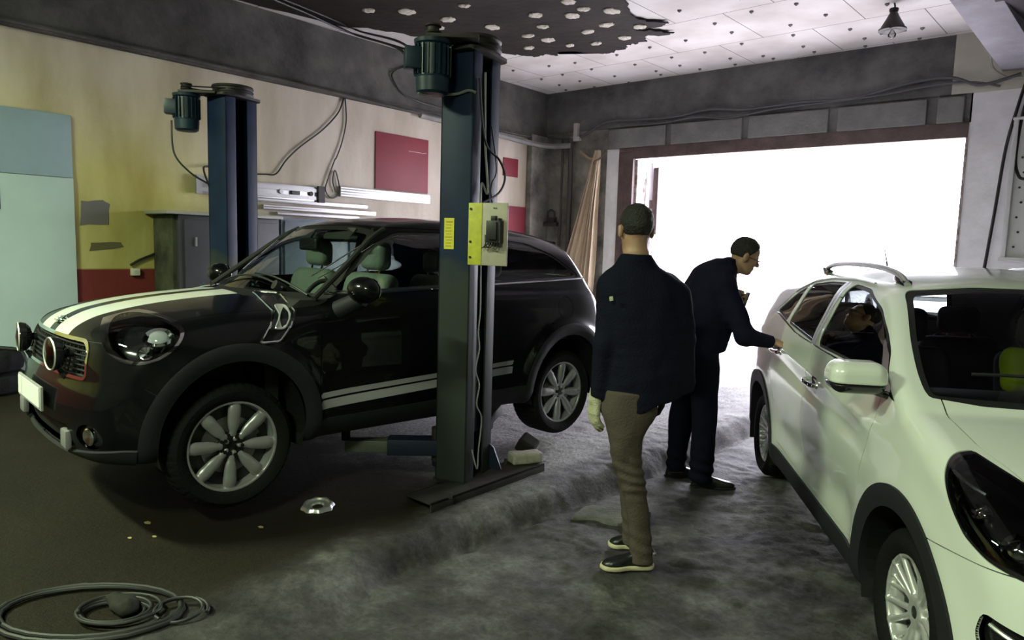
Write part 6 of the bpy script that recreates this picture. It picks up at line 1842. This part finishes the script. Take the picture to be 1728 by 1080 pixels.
    lg = MB().box((0, 0, 0), (.020, .004, .022)); lg = lg.build('chest_emblem', mat('pale_emblem', (.40, .40, .30), .7), j, bevel=.004); lg.location = (-.20, -.150, 1.385); lg.rotation_euler = (0, -.2, -.55)
    def trou(p):
        d = smin(loft(p, leg1), loft(p, leg2), .02)
        hip = loft(p, [(.74, -.075, .02, .085, .12), (.82, -.072, .02, .130, .15), (.95, -.06, .02, .150, .15)])
        d = smin(d, hip, .05)
        zz = p[:, 2]; w = np.exp(-((zz - .48) / .16) ** 2) + .7 * np.exp(-((zz - .15) / .10) ** 2)
        return d + fold(p, .010, (8, 8, 6), 2) + w * .0035 * np.sin(zz * 85 + 22 * p[:, 0] + 14 * p[:, 1] + 9 * fbm(p * 5, 2))
    nets(trou, (-.26, -.22, .02), (.14, .26, .97), .007, 'trousers', olive, r)
    g = nets(lambda p: hand_sdf(p, (-.238, -.02, .885), (-.08, .05, -1), (.9, .35, 0), -1, .5, 1.12) - .004, (-.38, -.16, .64), (-.12, .14, .94), .0045, 'glove', glove_m, r); g['label'] = 'pale cotton work glove on the left hand'
    g = nets(lambda p: hand_sdf(p, (.135, .125, .885), (.0, .15, -1), (-.9, .3, 0), 1, .7) - .0035, (.04, .02, .68), (.24, .26, .94), .005, 'glove', glove_d, r); g['label'] = 'dark work glove on the right hand'
    zs = .004
    make_shoe(r, np.array((.088, -.08, zs)), np.array((-.195, -.10, zs)), shoe_b, sole_c)
    make_shoe(r, np.array((.075, .14, zs)), np.array((-.115, .185, zs)), shoe_b, sole_c, .95)
    MB().tube([(.075, -.125, .10), (.095, -.08, .075), (.075, -.03, .10)], .006, 6, smooth=6).build('heel_strap', mat('strap_grey', (.2, .2, .2), .5), r)
    r.location.z = z0 + .004
    return r
standing_man()

# ---------------------------------------------------------------- man with glasses at the rear door handle
def door_man():
    O = (-2.05, 4.62)
    r = empty('person', (*O, 0), (0, 0, math.atan2(.6474, .7621)), 'person with glasses in dark navy workwear bending to the white car door handle', 'person')
    hc = (.178, -.01, 1.612); yaw, pit = -.12, .42
    tors = [(1.60, .055, .0, .055, .06), (1.56, .00, .0, .105, .10), (1.52, -.022, .0, .132, .16), (1.45, -.040, .0, .152, .195), (1.38, -.045, .0, .172, .205), (1.28, -.035, .0, .180, .20), (1.16, -.055, .0, .160, .185), (1.04, -.080, .0, .128, .18), (.93, -.098, .0, .098, .175), (.88, -.10, .0, .095, .17)]
    leg1 = [(.95, -.10, -.06, .105, .12), (.82, -.085, -.09, .100, .09), (.68, -.070, -.10, .092, .088), (.50, -.056, -.10, .086, .082), (.34, -.058, -.10, .080, .078), (.18, -.064, -.10, .076, .074), (.045, -.066, -.10, .076, .078)]
    leg2 = [(.95, -.11, .07, .10, .11), (.82, -.13, .09, .098, .09), (.68, -.15, .10, .09, .085), (.50, -.168, .10, .084, .08), (.34, -.176, .10, .078, .076), (.18, -.186, .10, .072, .072), (.05, -.19, .10, .070, .074)]
    RH = ((.345, -.205, 1.052), (.405, -.215, 1.045))
    def body(p):
        d = head_sdf(p, hc, yaw, pit, 1.0)
        d = smin(d, cap(p, (.135, 0, 1.565), (.05, 0, 1.49), .052, .060), .02)
        d = smin(d, loft(p, [(a, b, c, e * .82, f * .8) for a, b, c, e, f in tors]), .03)
        for rows in (leg1, leg2): d = smin(d, loft(p, [(a, b, c, e - .024, f - .024) for a, b, c, e, f in rows]), .03)
        for a, b, c in (((.0, -.16, 1.40), (.135, -.232, 1.10), RH[0]), ((.0, .18, 1.42), (.07, .24, 1.15), (.165, .06, 1.255))):
            d = smin(d, union([cap(p, a, b, .046, .038), cap(p, b, c, .038, .026)], .02), .03)
        for h, t_ in (((-.09, -.10, .05), (.10, -.11, .03)), ((-.21, .10, .05), (-.10, .11, .03))): d = smin(d, cap(p, h, t_, .028, .022), .02)
        d = smin(d, hand_sdf(p, RH[0], (1, -.16, -.10), (.1, -.1, -1), -1, [.55, .8, .95, 1.1], .95), .010)
        d = smin(d, hand_sdf(p, (.165, .055, 1.262), (.35, -.35, .75), (-.6, -.4, .2), -1, 1.1, .95), .010)
        return d
    b = nets(body, (-.32, -.32, .0), (.56, .32, 1.80), .0075, 'body', skin, r)
    nets(lambda p: hair_sdf(p, hc, yaw, pit, 1.0, -.020) , (.02, -.14, 1.50), (.33, .14, 1.80), .005, 'hair', hair_m, r)
    def jacket(p):
        hem = p[:, 2] - .915 - .10 * np.maximum(p[:, 0] + .05, 0)
        t = loft(p, [(a, b_, c, e + .012, f + .016) for a, b_, c, e, f in tors])
        t = smin(t, cap(p, (.05, -.05, 1.20), (.035, -.08, .985), .06, .030, (1, 2, 1)), .05)
        t = smax(t, -hem, .01); d = t
        for a, b_, c, r1, r2, r3 in (((.0, -.17, 1.42), (.135, -.232, 1.095), (.335, -.205, 1.052), .078, .066, .044), ((.0, .17, 1.42), (.07, .235, 1.15), (.150, .075, 1.24), .075, .062, .045)):
            arm_ = union([cap(p, a, b_, r1, r2), cap(p, b_, c, r2, r3)], .03)
            ax_ = (Vector(c) - Vector(b_)).normalized(); arm_ = np.maximum(arm_, (p - np.array(c)) @ np.array(ax_) - .0)
            d = smin(d, arm_, .03)
        d = d + fold(p, .011, (7, 7, 4), 14) + fold(p, .006, (5, 5, 15), 3)
        col = cap(p, (.075, 0, 1.545), (.03, 0, 1.50), .066, .075)
        d = smin(d, col, .02)
        return smax(d, -cap(p, (.17, 0, 1.60), (.095, 0, 1.545), .060, .055), .006)
    nets(jacket, (-.30, -.34, .86), (.42, .34, 1.66), .0075, 'jacket', navy2, r)
    def trou(p):
        d = smin(loft(p, leg1), loft(p, leg2), .02)
        d = smin(d, loft(p, [(.78, -.11, 0, .09, .13), (.86, -.10, 0, .112, .165), (.98, -.09, .0, .112, .165)]), .05)
        zz = p[:, 2]
        return d + fold(p, .012, (7, 7, 5), 22) + np.exp(-((zz - .12) / .10) ** 2) * .006 * np.sin(zz * 80 + 14 * p[:, 0])
    nets(trou, (-.32, -.24, .03), (.06, .24, 1.0), .0075, 'trousers', navy3, r)
    zs = .0
    make_shoe(r, np.array((-.135, -.10, zs)), np.array((.185, -.125, zs)), shoe_b, sole_b, 1.0, .018)
    make_shoe(r, np.array((-.27, .10, zs)), np.array((.02, .12, zs)), shoe_b, sole_b, 1.0, .018)
    # glasses
    R = Matrix.Rotation(yaw, 3, 'Z') @ Matrix.Rotation(pit, 3, 'Y')
    T = lambda x_, y_, z_: tuple(Vector(hc) + R @ Vector((x_, y_, z_)))
    b = MB()
    for sg in (-1, 1):
        b.tube([T(.106 - .012 * abs(math.cos(a)), sg * .034 + .024 * math.cos(a), .004 + .016 * math.sin(a)) for a in np.linspace(0, 2 * math.pi, 21)[:-1]], .0022, 6, closed=True)
        b.tube([T(.094, sg * .058, .008), T(.05, sg * .076, .010), T(-.005, sg * .082, .006), T(-.02, sg * .080, -.012)], .002, 6)
    b.tube([T(.106, -.011, .007), T(.110, 0, .010), T(.106, .011, .007)], .002, 6)
    b.build('glasses', mat('spectacle_frame', (.02, .02, .02), .3), r)
    ph = MB().box((.215, .03, 1.31), (.012, .065, .12), Matrix.Rotation(.3, 3, 'Y')).build('mobile_phone', mat('phone_grey', (.10, .10, .12), .3), None, bevel=.004)
    ph.parent = None
    ph.matrix_world = Matrix.Translation(r.location) @ Matrix.Rotation(math.atan2(.6474, .7621), 4, 'Z')
    tag(ph, 'small grey phone-sized object held before the chest of the man with glasses', 'handheld')
    return r, ph
dm, ph = door_man()
dz = float(floor_z(np.array([-2.05]), np.array([4.60]))[0]) + .002
dm.location.z = dz; ph.location.z = dz
